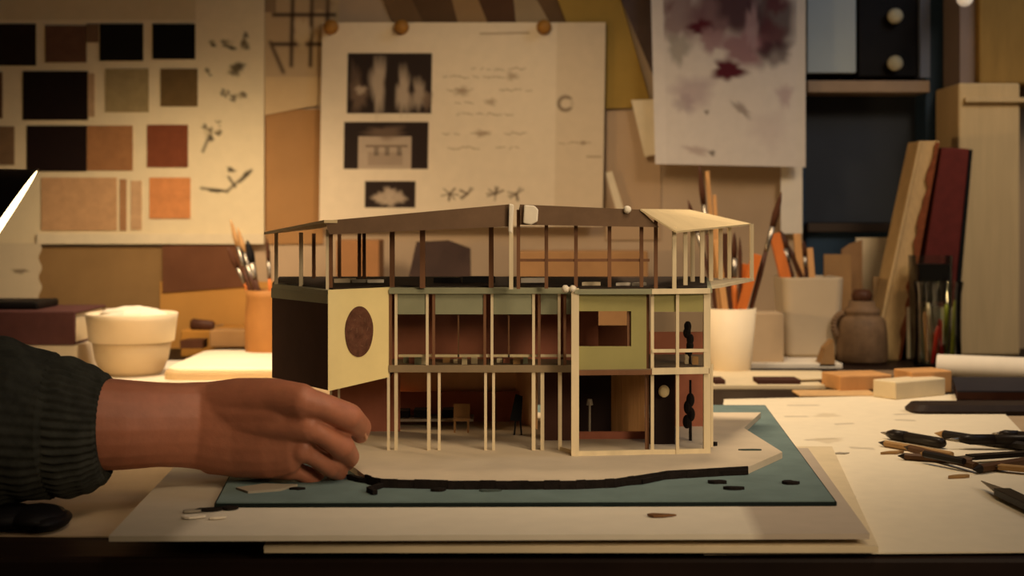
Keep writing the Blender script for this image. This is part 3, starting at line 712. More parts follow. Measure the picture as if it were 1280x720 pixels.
card('tan_paper', 331, 137, 404, 305, 2.296, mat('tan paper', (158, 116, 70), .85, .08, 12), 'plain tan paper pinned below the pale torn sheet between the boards')
card('torn_sheet', 331, 96, 404, 138, 2.2915, mat('soft buff paper', (196, 166, 120), .85, .08, 12), 'small buff torn sheet just under the window sketch', skew=(6, -8, 0, 0))
# large reference sheet
t = thing('reference_sheet', 'large white sheet with three dark photos and handwritten notes pinned above the model', 'poster', W(580, 276, 2.27))
r = Ras(236, 170, (220, 200, 166))
s_ = 236 / 354.
def q2_(x, y): return (x - 403) * s_, (y - 28) * s_ 
r.mix(np.clip((r.xx - 194) / 1.5, 0, 1), (196, 172, 136), .5)
DK, MD, LT = (44, 32, 24), (112, 90, 70), (186, 164, 136)
def ph(x0, y0, x1, y1): r.rect(*q2_(x0, y0), *q2_(x1, y1), DK)
ph(435, 66, 541, 142)
for x, y, rx, ry, c, k in ((474, 105, 12, 46, LT, .8), (450, 120, 14, 22, MD, .8), (445, 100, 10, 25, MD, .5), (505, 115, 12, 36, LT, .8), (525, 118, 12, 24, LT, .65), (452, 112, 9, 7, LT, .7), (535, 125, 8, 15, MD, .8)):
    r.blob(*q2_(x, y), rx * s_, ry * s_, c, k, .6)
r.rect(*q2_(484, 66), *q2_(495, 140), DK, .85); r.rect(*q2_(435, 66), *q2_(541, 69), DK)
ph(432, 152, 537, 211)
r.rect(*q2_(450, 170), *q2_(517, 210), LT, .85); r.blob(*q2_(484, 165), 30 * s_, 10 * s_, MD, .8, .6); r.rect(*q2_(460, 180), *q2_(512, 184), MD, .8); r.rect(*q2_(462, 190), *q2_(506, 206), MD, .35)
for x in (470, 484, 498): r.rect(*q2_(x, 184), *q2_(x + 6, 194), DK, .5)
ph(459, 226, 523, 259)
for x, y in ((478, 246), (490, 240), (502, 246), (490, 250)): r.blob(*q2_(x, y), 11 * s_, 9 * s_, LT, .8, .6)
for (x, y) in ((432, 152), (459, 226)): pass
BR = (128, 100, 70)
for y, x0, x1 in ((96, 555, 630), (112, 560, 590), (112, 625, 660), (128, 570, 590), (142, 565, 640), (166, 555, 572), (166, 590, 620), (166, 632, 668), (184, 562, 650), (86, 590, 655), (178, 700, 738)): r.scrawl(*q2_(x0, y), q2_(x1, y)[0], BR, 1.1, .42)
for x, y, rx, ry in ((578, 114, 12, 8), (614, 127, 10, 6), (604, 166, 12, 6), (640, 95, 10, 7), (730, 178, 5, 4)): r.blob(*q2_(x, y), rx * s_, ry * s_, BR, .55, .7)
r.line(*q2_(600, 42), *q2_(660, 41), BR, 1.0, .7); r.line(*q2_(735, 195), *q2_(752, 195), BR, .9, .7)
x, y = q2_(707, 129); rr = np.hypot(r.xx - x, r.yy - y); r.mix(np.clip(1.3 - abs(rr - 5.5) / 1.8, 0, 1) * (1 - .7 * ((r.xx > x + 1) & (abs(r.yy - y) < 3.5))), (104, 84, 60), .8)
for cx_, n_ in ((565, 9), (587, 7), (622, 9), (648, 8)):
    for k in range(n_):
        a = rng.random() * 6.28; r.line(*q2_(cx_, 241), *q2_(cx_ + 11 * math.cos(a), 241 + 8 * math.sin(a)), (84, 66, 46), 1.0, .65)
def RP(u, v): return W(403 + u * 354 + (1 - v) * 4 - 4 + (3 if False else 0), 28 + v * 255, 2.275) + V((0, -.008 * v * (1 - v), 0))
sheet('poster_sheet', r, RP, t, thick=.001)
for px in (414, 502, 680):
    build('pushpin', MB().tube(W(px, 34, 2.276), W(px, 33, 2.252), [(0, .012), (.2, .012), (.35, .007), (.8, .006), (.82, .011), (1, .010)], 14), mat('ochre pin', (150, 104, 44), .5, .15, 30), t, smooth=True)
# diagonal strips of paper and fabric above the sheet
for x0, x1, xb0, xb1, c, lb in ((470, 505, 505, 545, (112, 84, 54), 'brown'), (505, 560, 545, 580, (90, 66, 42), 'dark brown'), (560, 590, 580, 622, (150, 118, 78), 'tan'), (588, 640, 622, 648, (84, 58, 38), 'chestnut'), (612, 660, 640, 705, (158, 134, 98), 'pale buff'), (655, 705, 700, 765, (104, 78, 50), 'umber')):
    o = build('paper_strip', MB().slab([W(xb0, 60, 2.296), W(xb1, 60, 2.294), W(x1, -20, 2.294), W(x0, -20, 2.296)], (0, .001, 0)), mat('strip ' + lb, c, .85, .1, 20))
    tag(o, '%s diagonal paper strip showing above the large reference sheet' % lb, 'paper', 'paper strips above the reference sheet')
o = build('ochre_paper', MB().slab([W(748, 136, 2.292), W(815, 134, 2.292), W(770, -20, 2.292), W(690, -20, 2.292)], (0, .001, 0)), mat('olive ochre paper', (156, 124, 56), .85, .12, 12)); tag(o, 'ochre yellow paper between the reference sheet and the flower print', 'paper')
o = build('shadow_triangle', MB().slab([W(817, 96, 2.29), W(840, 96, 2.29), W(840, -20, 2.29), W(768, -20, 2.29)], (0, .001, 0)), mat('grey purple shade', (86, 70, 62), .9, .15, 30)); tag(o, 'grey-purple triangle standing in for shade beside the flower print', 'cloth')  # dark sheet put in for the shade beside the flower print
card('wall_paper_sheet', 757, 139, 826, 300, 2.297, mat('beige sheet', (178, 148, 112), .85, .06, 12), 'plain beige sheet on the wall below the ochre paper', skew=(0, 0, 0, 0))
# flower print
r = Ras(112, 140, (218, 206, 190))
k_ = 112 / 190.
def q3_(x, y): return (x - 813) * k_, (y + 30) * k_
PUR, BUR, DPU = (112, 74, 76), (88, 30, 38), (58, 32, 38)
for x, y, rx, ry, c, k in ((905, 10, 48, 45, PUR, .75), (850, 20, 26, 34, PUR, .6), (960, 25, 28, 50, DPU, .7), (915, 5, 25, 35, DPU, .6), (873, 35, 15, 10, BUR, .9), (925, 60, 30, 22, (150, 112, 112), .8), (905, 88, 20, 13, BUR, .95), (958, 45, 18, 22, BUR, .5), (963, 65, 22, 16, DPU, .55), (845, 60, 14, 20, (150, 140, 124), .6),
                             (965, 0, 14, 20, BUR, .6), (885, 50, 14, 16, (160, 126, 124), .7), (935, 35, 8, 30, (170, 140, 138), .6), (830, 5, 10, 16, BUR, .4)):
    r.blob(*q3_(x, y), rx * k_ * 1.18, ry * k_ * 1.18, c, min(1, k * 1.2), .45)
for x, y, rx, ry, c, k, ro in ((862, 115, 32, 26, (168, 144, 144), .6, 0), (850, 130, 16, 14, (150, 128, 130), .5, 0), (921, 136, 18, 7, (130, 112, 100), .7, .7), (975, 118, 12, 18, (178, 152, 148), .7, 0), (878, 140, 4, 4, (90, 70, 60), .7, 0), (865, 188, 20, 7, (180, 160, 148), .8, .2), (884, 191, 5, 5, (90, 80, 70), .8, 0), (955, 160, 30, 30, (204, 188, 176), .6, 0)):
    r.blob(*q3_(x, y), rx * k_, ry * k_, c, k, .6, ro)
r.rect(0, 0, 14 * k_, 140, (222, 210, 194)); r.rect(178 * k_, 0, 112, 140, (218, 206, 188))
def FP(u, v): return W(813 + u * 194 + v * 6 + (u * -6 * v), -30 + v * (235 + 4 * u), 2.262 - .006 * v) + V((0, -.010 * math.sin(u * 3.14) * (1 - v * .5), 0))
tag(sheet('flower_print', r, FP, thick=.001), 'hanging watercolour print of burgundy and mauve blooms', 'print')
card('pale_strip', 976, 200, 1003, 292, 2.285, WHITE, 'narrow white paper strip hanging below the flower print', skew=(0, 0, 0, 0))
o = build('folded_paper', MB().slab([W(806, 196, 2.28), W(826, 192, 2.27), W(826, 124, 2.27), W(789, 125, 2.285)], (0, .001, 0)), CREAM); tag(o, 'cream folded paper corner poking out beside the flower print', 'paper')
o = build('paper_sliver', MB().slab([W(770, 262, 2.28), W(780, 262, 2.28), W(765, 214, 2.28), W(757, 216, 2.28)], (0, .001, 0)), CREAM); tag(o, 'pale paper sliver leaning by the lower corner of the reference sheet', 'paper')
# lower left papers on the wall
card('olive_sheet', 48, 309, 206, 395, 2.29, mat('olive brown paper', (140, 108, 66), .85, .1, 14), 'olive-brown sheet pinned under the swatch board', skew=(10, 4, 0, 0))
card('brown_scrap', 203, 307, 312, 352, 2.284, mat('red brown paper', (104, 66, 42), .85, .15, 20), 'dark brown torn scrap pinned under the swatch board', skew=(14, 6, 0, -6))
card('ochre_backing', 200, 352, 345, 450, 2.287, mat('ochre backing', (186, 134, 66), .85, .08, 14), 'ochre card standing behind the brush jar')
r = Ras(40, 50, (206, 186, 150)); r.blob(28, 22, 5, 2, (90, 70, 48), .7)
tag(sheet('note_sheet', r, lambda u, v: W(-40 + u * 90 + 2 * math.sin(v * 20) * u, 304 + v * 78, 2.27), thick=.001), 'pale note sheet with a rippled edge beneath the lamp shade', 'paper')

# ------------------------------------------------------------------ left back of the table
def slabbox(name, x0, x1, ytop, ybot, ybase, d, depth, m, parent=None, bevel=.002):
    return build(name, MB().box(X(x0, d), X(x1, d), d, d + depth, Z(ybot, d), Z(ytop, d)), m, parent, bevel=bevel)
db = D(0, 470).y
o = build('storage_box', MB().box(X(-60, db), X(97, db), db, db + .14, DESK + .0016, Z(431, db)), WHITE, bevel=.002); tag(o, 'white cardboard box under the maroon book', 'box')
t = thing('maroon_book', 'thick dull maroon book lying flat on the white cardboard box', 'book', W(20, 431, db))
mb = MB(); mb.box(X(-60, db), X(95, db), db - .004, db + .14, Z(392.5, db), Z(389, db)); mb.box(X(-60, db), X(95, db), db - .004, db + .14, Z(430.6, db), Z(428, db)); mb.box(X(-60, db), X(95, db), db - .006, db + .001, Z(430.6, db), Z(389, db))
build('cover', mb, MAROONG, t, bevel=.0015); build('pages', MB().box(X(-58, db), X(92, db), db + .001, db + .137, Z(428, db), Z(392.5, db)), CREAM, t)
slab = build('shadow_slab', MB().box(X(-50, db), X(38, db), db + .03, db + .12, Z(389, db), Z(379, db)), BLACK, bevel=.003); tag(slab, 'flat black slab standing in for shadow on top of the maroon book', 'case')  # black slab takes the place of a dark shadow above the book
# white bowl
c = D(152, 473, .0016); t = thing('white_bowl', 'white plastic bowl with a deep straight rim, holding crumpled paper', 'bowl', c)
s1 = c.y / F; zc = c.z
prof = [(0, 30), (1, 34), (8, 41), (22, 46), (40, 48.5), (43, 50), (44, 54)]
mb = MB(); n = 48
def lathe(c, prof, s, n=48, mb=None, cap=False):
    mb = mb or MB()
    return mb.loft([[V((c.x + r * s * math.cos(2 * math.pi * i / n), c.y + .05 + r * s * math.sin(2 * math.pi * i / n), c.z + z * s)) for i in range(n)] for z, r in prof], cap)
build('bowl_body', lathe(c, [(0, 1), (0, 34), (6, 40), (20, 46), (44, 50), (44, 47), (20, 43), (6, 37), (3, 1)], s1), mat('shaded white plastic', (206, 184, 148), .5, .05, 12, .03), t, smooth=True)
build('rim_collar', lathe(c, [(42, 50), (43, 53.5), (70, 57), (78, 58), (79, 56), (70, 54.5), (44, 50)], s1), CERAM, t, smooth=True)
mb = MB().ball((c.x, c.y + .05, c.z + 74 * s1), 44 * s1, 44 * s1, 13 * s1, 12, .18)
tag(build('crumpled_paper', mb, WHITE), 'crumpled white paper bulging out of the white bowl', 'paper')
mb = MB().bar(W(190, 425, c.y + .02), W(197, 440, c.y + .02), .006, .004)
mb = MB().bar(D(188, 470, .0), D(188, 470, .0) + V((.008, 0, .046)), .007, .005)
tag(build('black_clip', mb, BLACK), 'short black clip standing between the white bowl and the tray', 'clip')
# white tray
t = thing('white_tray', 'bright white rounded tray lying upside down behind the wrist', 'tray', D(280, 474))
a = D(262, 476, .002); hw = X(372, a.y) - X(190, a.y)
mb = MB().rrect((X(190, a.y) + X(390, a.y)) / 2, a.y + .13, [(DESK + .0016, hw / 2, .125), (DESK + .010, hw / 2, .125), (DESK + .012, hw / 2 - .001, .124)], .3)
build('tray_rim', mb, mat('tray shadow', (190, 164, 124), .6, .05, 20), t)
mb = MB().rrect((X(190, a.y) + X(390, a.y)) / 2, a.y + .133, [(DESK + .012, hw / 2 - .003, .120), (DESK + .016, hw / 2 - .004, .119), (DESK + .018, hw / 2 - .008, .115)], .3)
build('tray_base', mb, mat('bright white plastic', (246, 234, 206), .5, .03, 20, .02), t, smooth=True)
# knife, small box, card between tray and wall
t = thing('craft_knife', 'stubby dark craft knife lying on the ochre box behind the tray', 'knife', W(256, 412, 2.17))
build('handle', MB().tube(W(238, 405, 2.15), W(268, 408, 2.15), [(0, .006), (.1, .0085), (.9, .0085), (1, .006)], 12, .6), WOODD, t, smooth=True)
build('blade', MB().bar(W(268, 408, 2.15), W(279, 406, 2.15), .006, .0015), METAL, t)
o = build('ochre_box', MB().box(X(226, 2.14), X(340, 2.14), 2.14, 2.26, DESK, Z(413, 2.14)), OCHRE, bevel=.002); tag(o, 'low ochre cardboard box under the stubby knife', 'box')
o = build('tan_block', MB().box(X(258, 2.08), X(318, 2.08), 2.10, 2.138, DESK + .018, Z(414, 2.08)), TAN, bevel=.002); tag(o, 'small tan cardboard block in front of the low ochre box', 'block')
o = build('dark_wedge', MB().prism([(X(228, 2.1), 2.085), (X(256, 2.1), 2.085), (X(256, 2.1), 2.12), (X(232, 2.1), 2.12)], DESK + .018, DESK + .030), WOODD); tag(o, 'small dark wooden wedge beside the tan block', 'block')
# brush jar behind the left end of the model
def brush(p0, p1, r, label, kind='brush', group=None, m=WOODO, tipm=WOODD):
    """p0 lower end, p1 upper end"""
    p0, p1 = V(p0), V(p1)
    if kind == 'brush':
        t = thing('paint_brush', label, 'brush', p0, group)
        build('handle', MB().tube(p0, p0.lerp(p1, .66), [(0, r * .45), (.3, r * .8), (.8, r * 1.1), (1, r * .8)], 10), m, t, smooth=True)
        build('ferrule', MB().tube(p0.lerp(p1, .655), p0.lerp(p1, .8), [(0, r * .85), (.2, r * .95), (1, r * 1.15)], 10), METAL, t, smooth=True)
        build('bristles', MB().tube(p0.lerp(p1, .79), p1, [(0, r * 1.1), (.4, r * 1.45), (.8, r * .8), (1, r * .15)], 10, .6), tipm, t, smooth=True)
    elif kind == 'stick':
        t = tag(build('wooden_stick', MB().bar(p0, p1, r * 1.7, r * 1.1), m, bevel=.0004), label, 'stick', group)
    else:
        t = thing('pencil', label, 'pencil', p0, group)
        build('barrel', MB().tube(p0, p0.lerp(p1, .86), [(0, r), (1, r)], 6), m, t)
        build('point', MB().tube(p0.lerp(p1, .86), p1, [(0, r), (.75, r * .35), (1, .0002)], 8), tipm, t)
    return t
jc = W(336, 445, 2.05); jc.z = DESK
t = thing('brush_jar', 'ochre clay jar of brushes half hidden by the model side wall', 'jar', jc)
build('jar_body', MB().tube(jc, jc + V((0, 0, .105)), [(0, .030), (.05, .033), (.6, .034), (.9, .031), (1, .034), (.99, .030), (.5, .030), (.05, .028)], 30, cap=False), mat('ochre clay', (160, 110, 58), .6, .15, 14), t, smooth=True)
build('jar_bottom', MB().tube(jc + V((0, 0, .001)), jc + V((0, 0, .006)), [(0, .030), (1, .030)], 30), OCHRE, t)
for k, (tx, ty, m, tip, lb) in enumerate(((288, 274, WOODD, TAN, 'thin pale-tipped brush leaning farthest out of the clay jar'), (297, 284, WOODD, TAN, 'second thin pale-tipped brush in the clay jar'), (300, 303, WOODD, BLACK, 'thick black brush leaning out of the clay jar'), (309, 300, WOODD, BLACK, 'upright black brush in the clay jar'), (334, 298, WOODO, WOODD, 'orange-handled brush standing closest to the model in the clay jar'), (284, 308, WOODO, WOODD, 'short orange-handled brush leaning low from the clay jar'))):
    base = V((jc.x + .005 * (k % 3), jc.y - .01 + .006 * k, DESK + .012)); brush(base, W(tx, ty, 2.05), .0045 if k in (2, 3) else .0028, lb, 'brush', 'brushes in the clay jar', m, tip)

# things standing at the table back, seen through the roof terrace of the model
o = build('brown_carton', MB().box(X(420, 2.16), X(474, 2.16), 2.16, 2.24, DESK, Z(300, 2.16)), mat('brown carton', (132, 92, 56), .85, .1, 20), bevel=.002); tag(o, 'brown carton at the table back, seen through the roof terrace behind the emblem panel', 'carton')
o = build('black_folder', MB().slab([W(488, 450, 2.13), W(590, 450, 2.13), W(588, 312, 2.18), W(560, 302, 2.18), W(520, 304, 2.18)], (0, .012, .002)), mat('black folder board', (52, 36, 28), .7, .25, 20)); tag(o, 'dark brown folder leaning at the table back, seen through the roof terrace', 'folder')
o = build('brown_carton', MB().box(X(648, 2.16), X(812, 2.16), 2.18, 2.25, DESK, Z(314, 2.18)), mat('dull tan carton', (150, 112, 72), .85, .1, 20), bevel=.002); tag(o, 'wide tan carton at the table back, seen behind the terrace rail', 'carton')

# ------------------------------------------------------------------ right back of the table
o = build('card_ledge', MB().box(X(880, 1.78), X(1052, 1.78), 1.74, 1.90, DESK, DESK + .006), CREAM, bevel=.001); tag(o, 'low cream card strip between the mat and the pots', 'card')
for x0, x1, lb in ((893, 906, 'small dark card chip by the end post of the model'), (947, 1000, 'long dark card chip on the cream strip before the pots')):
    p = D(x0, 489, .007); o = build('card_chip', MB().box(X(x0, 1.75), X(x1, 1.75), 1.745, 1.785, DESK + .006, DESK + .011), DBROWN); tag(o, lb, 'card')
o = build('card_ledge', MB().box(X(902, 1.93), X(1064, 1.93), 1.98, 2.12, DESK, DESK + .007), WHITE, bevel=.001); tag(o, 'white card strip under the square pot and small carton', 'card')
# tapered pot
pc_ = D(917, 471); t = thing('tapered_pot', 'cream tapered pot of orange sticks beside the model', 'pot', pc_ + V((0, .03, 0)))
s1 = pc_.y / F; cc = V((pc_.x, pc_.y + .034, DESK))
build('pot_body', MB().tube(cc, cc + V((0, 0, 84 * s1)), [(0, .002), (0, 25 * s1), (.03, 26.5 * s1), (1, 33.5 * s1), (1, 31.5 * s1), (.06, 24.5 * s1), (.05, .002)], 40, cap=False), CERAM, t, smooth=True)
G = 'sticks and brushes in the tapered pot'
for k, (tx, ty, kind, m, r_, lb) in enumerate(((874, 206, 'brush', WOODD, .003, 'tall dark brush rising highest from the tapered pot'), (884, 214, 'stick', WOOD, .0032, 'tall pale stick crossing the tall dark brush'), (893, 244, 'stick', WOOD, .0028, 'short pale stick beside the crossing pair in the tapered pot'),
        (946, 318, 'stick', WOODO, .0075, 'broad orange wooden slat leaning out of the tapered pot'), (932, 330, 'stick', WOODO, .005, 'narrower orange slat leaning out of the tapered pot'), (906, 292, 'stick', WOODD, .007, 'dark brown slat standing in the tapered pot'), (895, 300, 'stick', WOOD, .005, 'pale slat standing next to the dark slat'),
        (918, 290, 'brush', WOODO, .004, 'orange-handled brush among the slats of the tapered pot'), (860, 250, 'brush', WOODD, .003, 'dark brush leaning over the roof wing of the model'), (977, 240, 'brush', WOODD, .0034, 'long dark brush leaning out over the square pot'), (925, 296, 'pencil', WOODD, .003, 'dark pencil standing in the tapered pot'))):
    b0 = cc + V((-.012 + .0024 * k, -.010 + .004 * (k % 5), .012)); brush(b0, W(tx, ty, cc.y + .01 * (k % 3 - 1)), r_, lb, kind, G, m)
# carton behind
o = build('small_carton', MB().box(X(938, 2.0), X(980, 2.0), 2.0, 2.06, DESK + .007, Z(392, 2.0)), mat('dull cream carton', (180, 156, 124), .8, .06, 20), bevel=.001); tag(o, 'small plain carton between the tapered pot and the square pot', 'carton')
# square pot
t = thing('square_pot', 'grey-white square pot with rounded corners behind the small carton', 'pot', (X(1018, 2.06), 2.1, DESK))
s1 = 2.06 / F; cx_ = X(1017, 2.06)
mb = MB().rrect(cx_, 2.10, [(DESK + .0072, 30 * s1, 30 * s1), (DESK + .012, 34 * s1, 34 * s1), (Z(349, 2.06), 38.5 * s1, 38.5 * s1), (Z(347, 2.06), 38 * s1, 38 * s1), (Z(349, 2.06), 35.5 * s1, 35.5 * s1), (DESK + .05, 33 * s1, 33 * s1)], .3)
build('pot_body', mb, mat('grey white ceramic', (186, 168, 140), .5, .06, 10, .03), t, smooth=False)
G = 'tools in the square pot'
for k, (tx, ty, kind, m, r_, lb) in enumerate(((968, 292, 'stick', WOODO, .009, 'flat orange paddle sticking out of the square pot'), (975, 288, 'brush', WOODD, .006, 'dark broad brush beside the orange paddle'), (996, 292, 'stick', WOOD, .006, 'pale flat stick standing in the square pot'), (1004, 300, 'brush', WOODD, .004, 'dark brush standing mid square pot'), (1012, 310, 'stick', WOOD, .005, 'short pale stick farthest from the orange paddle'), (985, 305, 'pencil', WOODD, .004, 'dark pencil standing in the square pot'))):
    b0 = V((cx_ - .02 + .007 * k, 2.085 + .006 * (k % 4), DESK + .055)); brush(b0, W(tx, ty, 2.10), r_, lb, kind, G, m)
# cardboard cut shapes
card('cut_card', 1030, 318, 1064, 420, 2.14, TAN, 'tan cut-out card with a stepped top behind the stoneware jug', 'card', th=.004)
mb = MB().slab([W(1052, 425, 2.17), W(1078, 425, 2.17), W(1078, 300, 2.17), W(1062, 305, 2.17), W(1052, 312, 2.17)], (0, .004, 0)); tag(build('cut_card', mb, mat('brown cut card', (150, 114, 76))), 'brown cut-out card with a notched top rising above the jug', 'card')
card('cream_card', 1070, 297, 1112, 440, 2.19, CREAM, 'tall cream card standing behind the jug, next to the leaning books', 'card', th=.004)
card('cream_card', 1092, 346, 1134, 445, 2.15, mat('sand card', (178, 148, 108)), 'short sand-coloured card standing between the jug and the glass jar', 'card', th=.004)
card('cream_card', 1134, 384, 1200, 448, 2.090, CREAM, 'cream card propped directly behind the glass jar', 'card', th=.003)
# stoneware jug
jc = D(1085, 457); jc = V((jc.x, jc.y + .035, DESK)); s1 = jc.y / F
t = thing('stoneware_jug', 'squat brown stoneware jug with a broad collar, dark stopper and side loop', 'jug', jc)
build('jug_body', MB().tube(jc, jc + V((0, 0, 78 * s1)), [(0, .001), (0, 29 * s1), (.06, 32 * s1), (.5, 31 * s1), (.68, 29 * s1), (.74, 25 * s1), (.77, 20 * s1), (.80, 22 * s1), (.87, 22 * s1), (.9, 17 * s1), (1, 16 * s1), (1, 13 * s1), (.6, 12 * s1)], 36, cap=False), STONE, t, smooth=True)
mb = MB(); pr = None
for k in range(13):
    a = math.pi * (.05 + 1.0 * k / 12); p = jc + V((-22 * s1 - 14 * s1 * math.sin(a), -.004, 47 * s1 + 16 * s1 * math.cos(a)))
    if pr is not None: mb.tube(pr, p, [(0, 4 * s1), (1, 4 * s1)], 10)
    pr = p
build('loop_handle', mb, STONE, t, smooth=True)
build('stopper', MB().tube(jc + V((0, 0, 74 * s1)), jc + V((0, 0, 92 * s1)), [(0, 11 * s1), (.6, 13 * s1), (1, 9 * s1)], 20), WOODD, t, smooth=True)
o = build('wood_wedge', MB().slab([W(1024, 458, 1.98), W(1044, 458, 1.98), W(1042, 425, 1.98), W(1032, 436, 1.98)], (0, .03, 0)), TAN); tag(o, 'small tan wedge standing against the stoneware jug', 'block')
# leaning books
def leaning_book(name, label, x_bl, x_br, x_tl, x_tr, ytop, ybot, d, dep, cm, pm):
    t = thing(name, label, 'book', W((x_bl + x_br) / 2, ybot, d))
    def strip(u0, u1, d0, d1, m, nm):
        pts = [W(x_bl + (x_br - x_bl) * u0, ybot, d0), W(x_bl + (x_br - x_bl) * u1, ybot, d0), W(x_tl + (x_tr - x_tl) * u1, ytop, d0), W(x_tl + (x_tr - x_tl) * u0, ytop, d0)]
        return build(nm, MB().slab(pts, (0, d1 - d0, 0)), m, t, bevel=.001)
    strip(0, .12, d, d + dep, cm, 'front_cover'); strip(.88, 1, d, d + dep, cm, 'back_cover'); strip(.12, .88, d + .004, d + dep - .003, pm, 'pages')
    return t
yb = 270 + .21 * F / 2.095
t = leaning_book('leaning_book', 'pale leaning book with torn brown edge', 1090, 1126, 1149, 1174, 176, yb, 2.095, .06, mat('pale book cloth', (196, 166, 118), .8, .1, 40), mat('page block', (190, 158, 110), .85, .15, 90, .2, stretch=(8, 1, 1)))
mb = MB(); L_, R_ = [], []
for k in range(25):
    u = k / 24; x0 = 1174 + (1126 - 1174) * u; y = 178 + (yb - 180) * u
    L_.append(W(x0 - 3 - 7 * random.random() * (1 if 2 < k < 22 else .3), y, 2.0935)); R_.append(W(x0 + .5, y, 2.0935))
for k in range(24): mb.slab([L_[k + 1], R_[k + 1], R_[k], L_[k]], (0, .0012, 0))
build('torn_edge', mb, mat('torn rust edge', (122, 66, 38), .9, .3, 90), t)
dr = 2.096
t = thing('maroon_binder', 'tall dark red book standing between the leaning pale book and the upright', 'book', W(1175, yb, dr))
pts = [W(1136, yb, dr), W(1186, yb, dr), W(1212, 186, dr), W(1177, 184, dr)]
build('cover', MB().slab(pts, (0, .06, 0)), mat('dark red cloth', (92, 36, 30), .75, .15, 70, .15), t, bevel=.002)
pts = [W(1186.5, yb, dr + .002), W(1193, yb, dr + .002), W(1216, 187, dr + .002), W(1212.5, 187, dr + .002)]
build('back_cover', MB().slab(pts, (0, .06, 0)), BLACK, t)
# glass jar and bottle behind it
gc = D(1172, 462); gc = V((gc.x * 1.017, gc.y + .034, DESK)); s1 = gc.y / F
t = thing('glass_jar', 'clear glass jar of red and green plastic bits', 'jar', gc)
build('jar_glass', MB().tube(gc, gc + V((0, 0, 107 * s1)), [(0, .001), (0, 27 * s1), (.02, 29 * s1), (.05, 29.5 * s1), (.3, 28.5 * s1), (.6, 28.5 * s1), (.85, 29 * s1), (.97, 31 * s1), (1, 31 * s1), (1, 29.5 * s1), (.85, 27.5 * s1), (.5, 27 * s1), (.06, 27 * s1), (.05, .001)], 48, cap=False), GLASS, t, smooth=True).data.set_sharp_from_angle(angle=.6)
for k, (ax, az, bx, bz, m) in enumerate(((-8, 6, -2, 52, RED), (4, 6, 3, 60, RED), (12, 8, 14, 78, GREENL), (-14, 8, -18, 70, WOOD), (0, 8, -6, 44, WOODO), (9, 6, 5, 40, RED), (16, 10, 20, 84, GREENL), (-4, 8, -12, 80, CREAM))):
    p, q = gc + V((ax * s1, (k % 3 - 1) * .008, az * s1)), gc + V((bx * s1, (k % 3 - 1) * .01, bz * s1))
    lb = ['red stub leaning low in the glass jar', 'tall red stub in the middle of the glass jar', 'shorter lime stick in the glass jar', 'pale wooden stick against the jug side of the glass jar', 'orange wooden stub low in the glass jar', 'shortest red stub in the glass jar', 'tallest lime stick against the upright side of the glass jar', 'cream stick reaching the neck of the glass jar'][k]
    tag(build('stub', MB().tube(p, q, [(0, .0032), (.9, .0032), (1, .002)], 8), m, smooth=True), lb, 'stick', 'sticks in the glass jar')
bd = 2.063
t = thing('square_bottle', 'square clear beaker with a dark liquid band, standing behind the glass jar', 'beaker', (X(1162, bd), bd, DESK))
mb = MB().rrect(X(1163, bd), bd, [(DESK, 21 * bd / F, .021), (Z(319, bd), 23.5 * bd / F, .022), (Z(319, bd), 22.5 * bd / F, .0205), (DESK + .005, 20 * bd / F, .019)], .25)
build('beaker_glass', mb, GLASS, t)
build('dark_liquid', MB().rrect(X(1163, bd), bd, [(Z(376, bd), 20.5 * bd / F, .018), (Z(330, bd), 21.5 * bd / F, .019)], .25), BLACK, t)

# ------------------------------------------------------------------ right: blocks, rolls, tools
def oblock(name, px0, px1, py, h, dep, m, label, cat='block', sk=0, dz=0.003):
    a, b = D(px0, py, dz), D(px1, py + sk, dz); off = V((-(b - a).y, (b - a).x, 0)).normalized() * dep
    pts = [a, b, b + off, a + off]
    return tag(build(name, MB().prism([(p.x, p.y) for p in pts], DESK + dz, DESK + dz + h), m, bevel=.0015), label, cat)
oblock('wood_block', 1050, 1115, 489, .018, .05, WOOD, 'long light wood block by the dark card pieces', sk=-2)
oblock('wood_block', 1120, 1182, 500, .020, .035, CREAM, 'cream foam block nearest the drawing sheet', sk=-6)
oblock('wood_block', 1140, 1190, 493, .026, .04, WOOD, 'short light wood block behind the cream foam block', sk=-2)
oblock('card_piece', 1060, 1172, 473, .004, .06, mat('grey card piece', (120, 98, 74), .85), 'flat grey-brown card piece in front of the jug', 'card', dz=.008)
oblock('card_piece', 1000, 1062, 476, .003, .03, CREAM, 'small cream card piece leading to the jug', 'card', sk=-2, dz=.008)
oblock('card_piece', 1030, 1046, 484, .005, .03, DBROWN, 'small dark brown card piece beside the long wood block', 'card')
oblock('card_piece', 1000, 1100, 497, .003, .05, mat('sand card piece', (196, 158, 108), .85), 'thin sand card under the long wood block', 'card', dz=.0006)
# rolled paper
a, b = W(1172, 462, 1.86), W(1330, 462, 1.80); a.z = b.z = DESK + .016
t = build('paper_roll', MB().tube(a, b, [(0, .0155), (1, .0155), (1, .013), (0, .013), (0, .0155)], 32, cap=False), WHITE, smooth=False); tag(t, 'white paper roll lying across the table below the upright', 'paper roll')
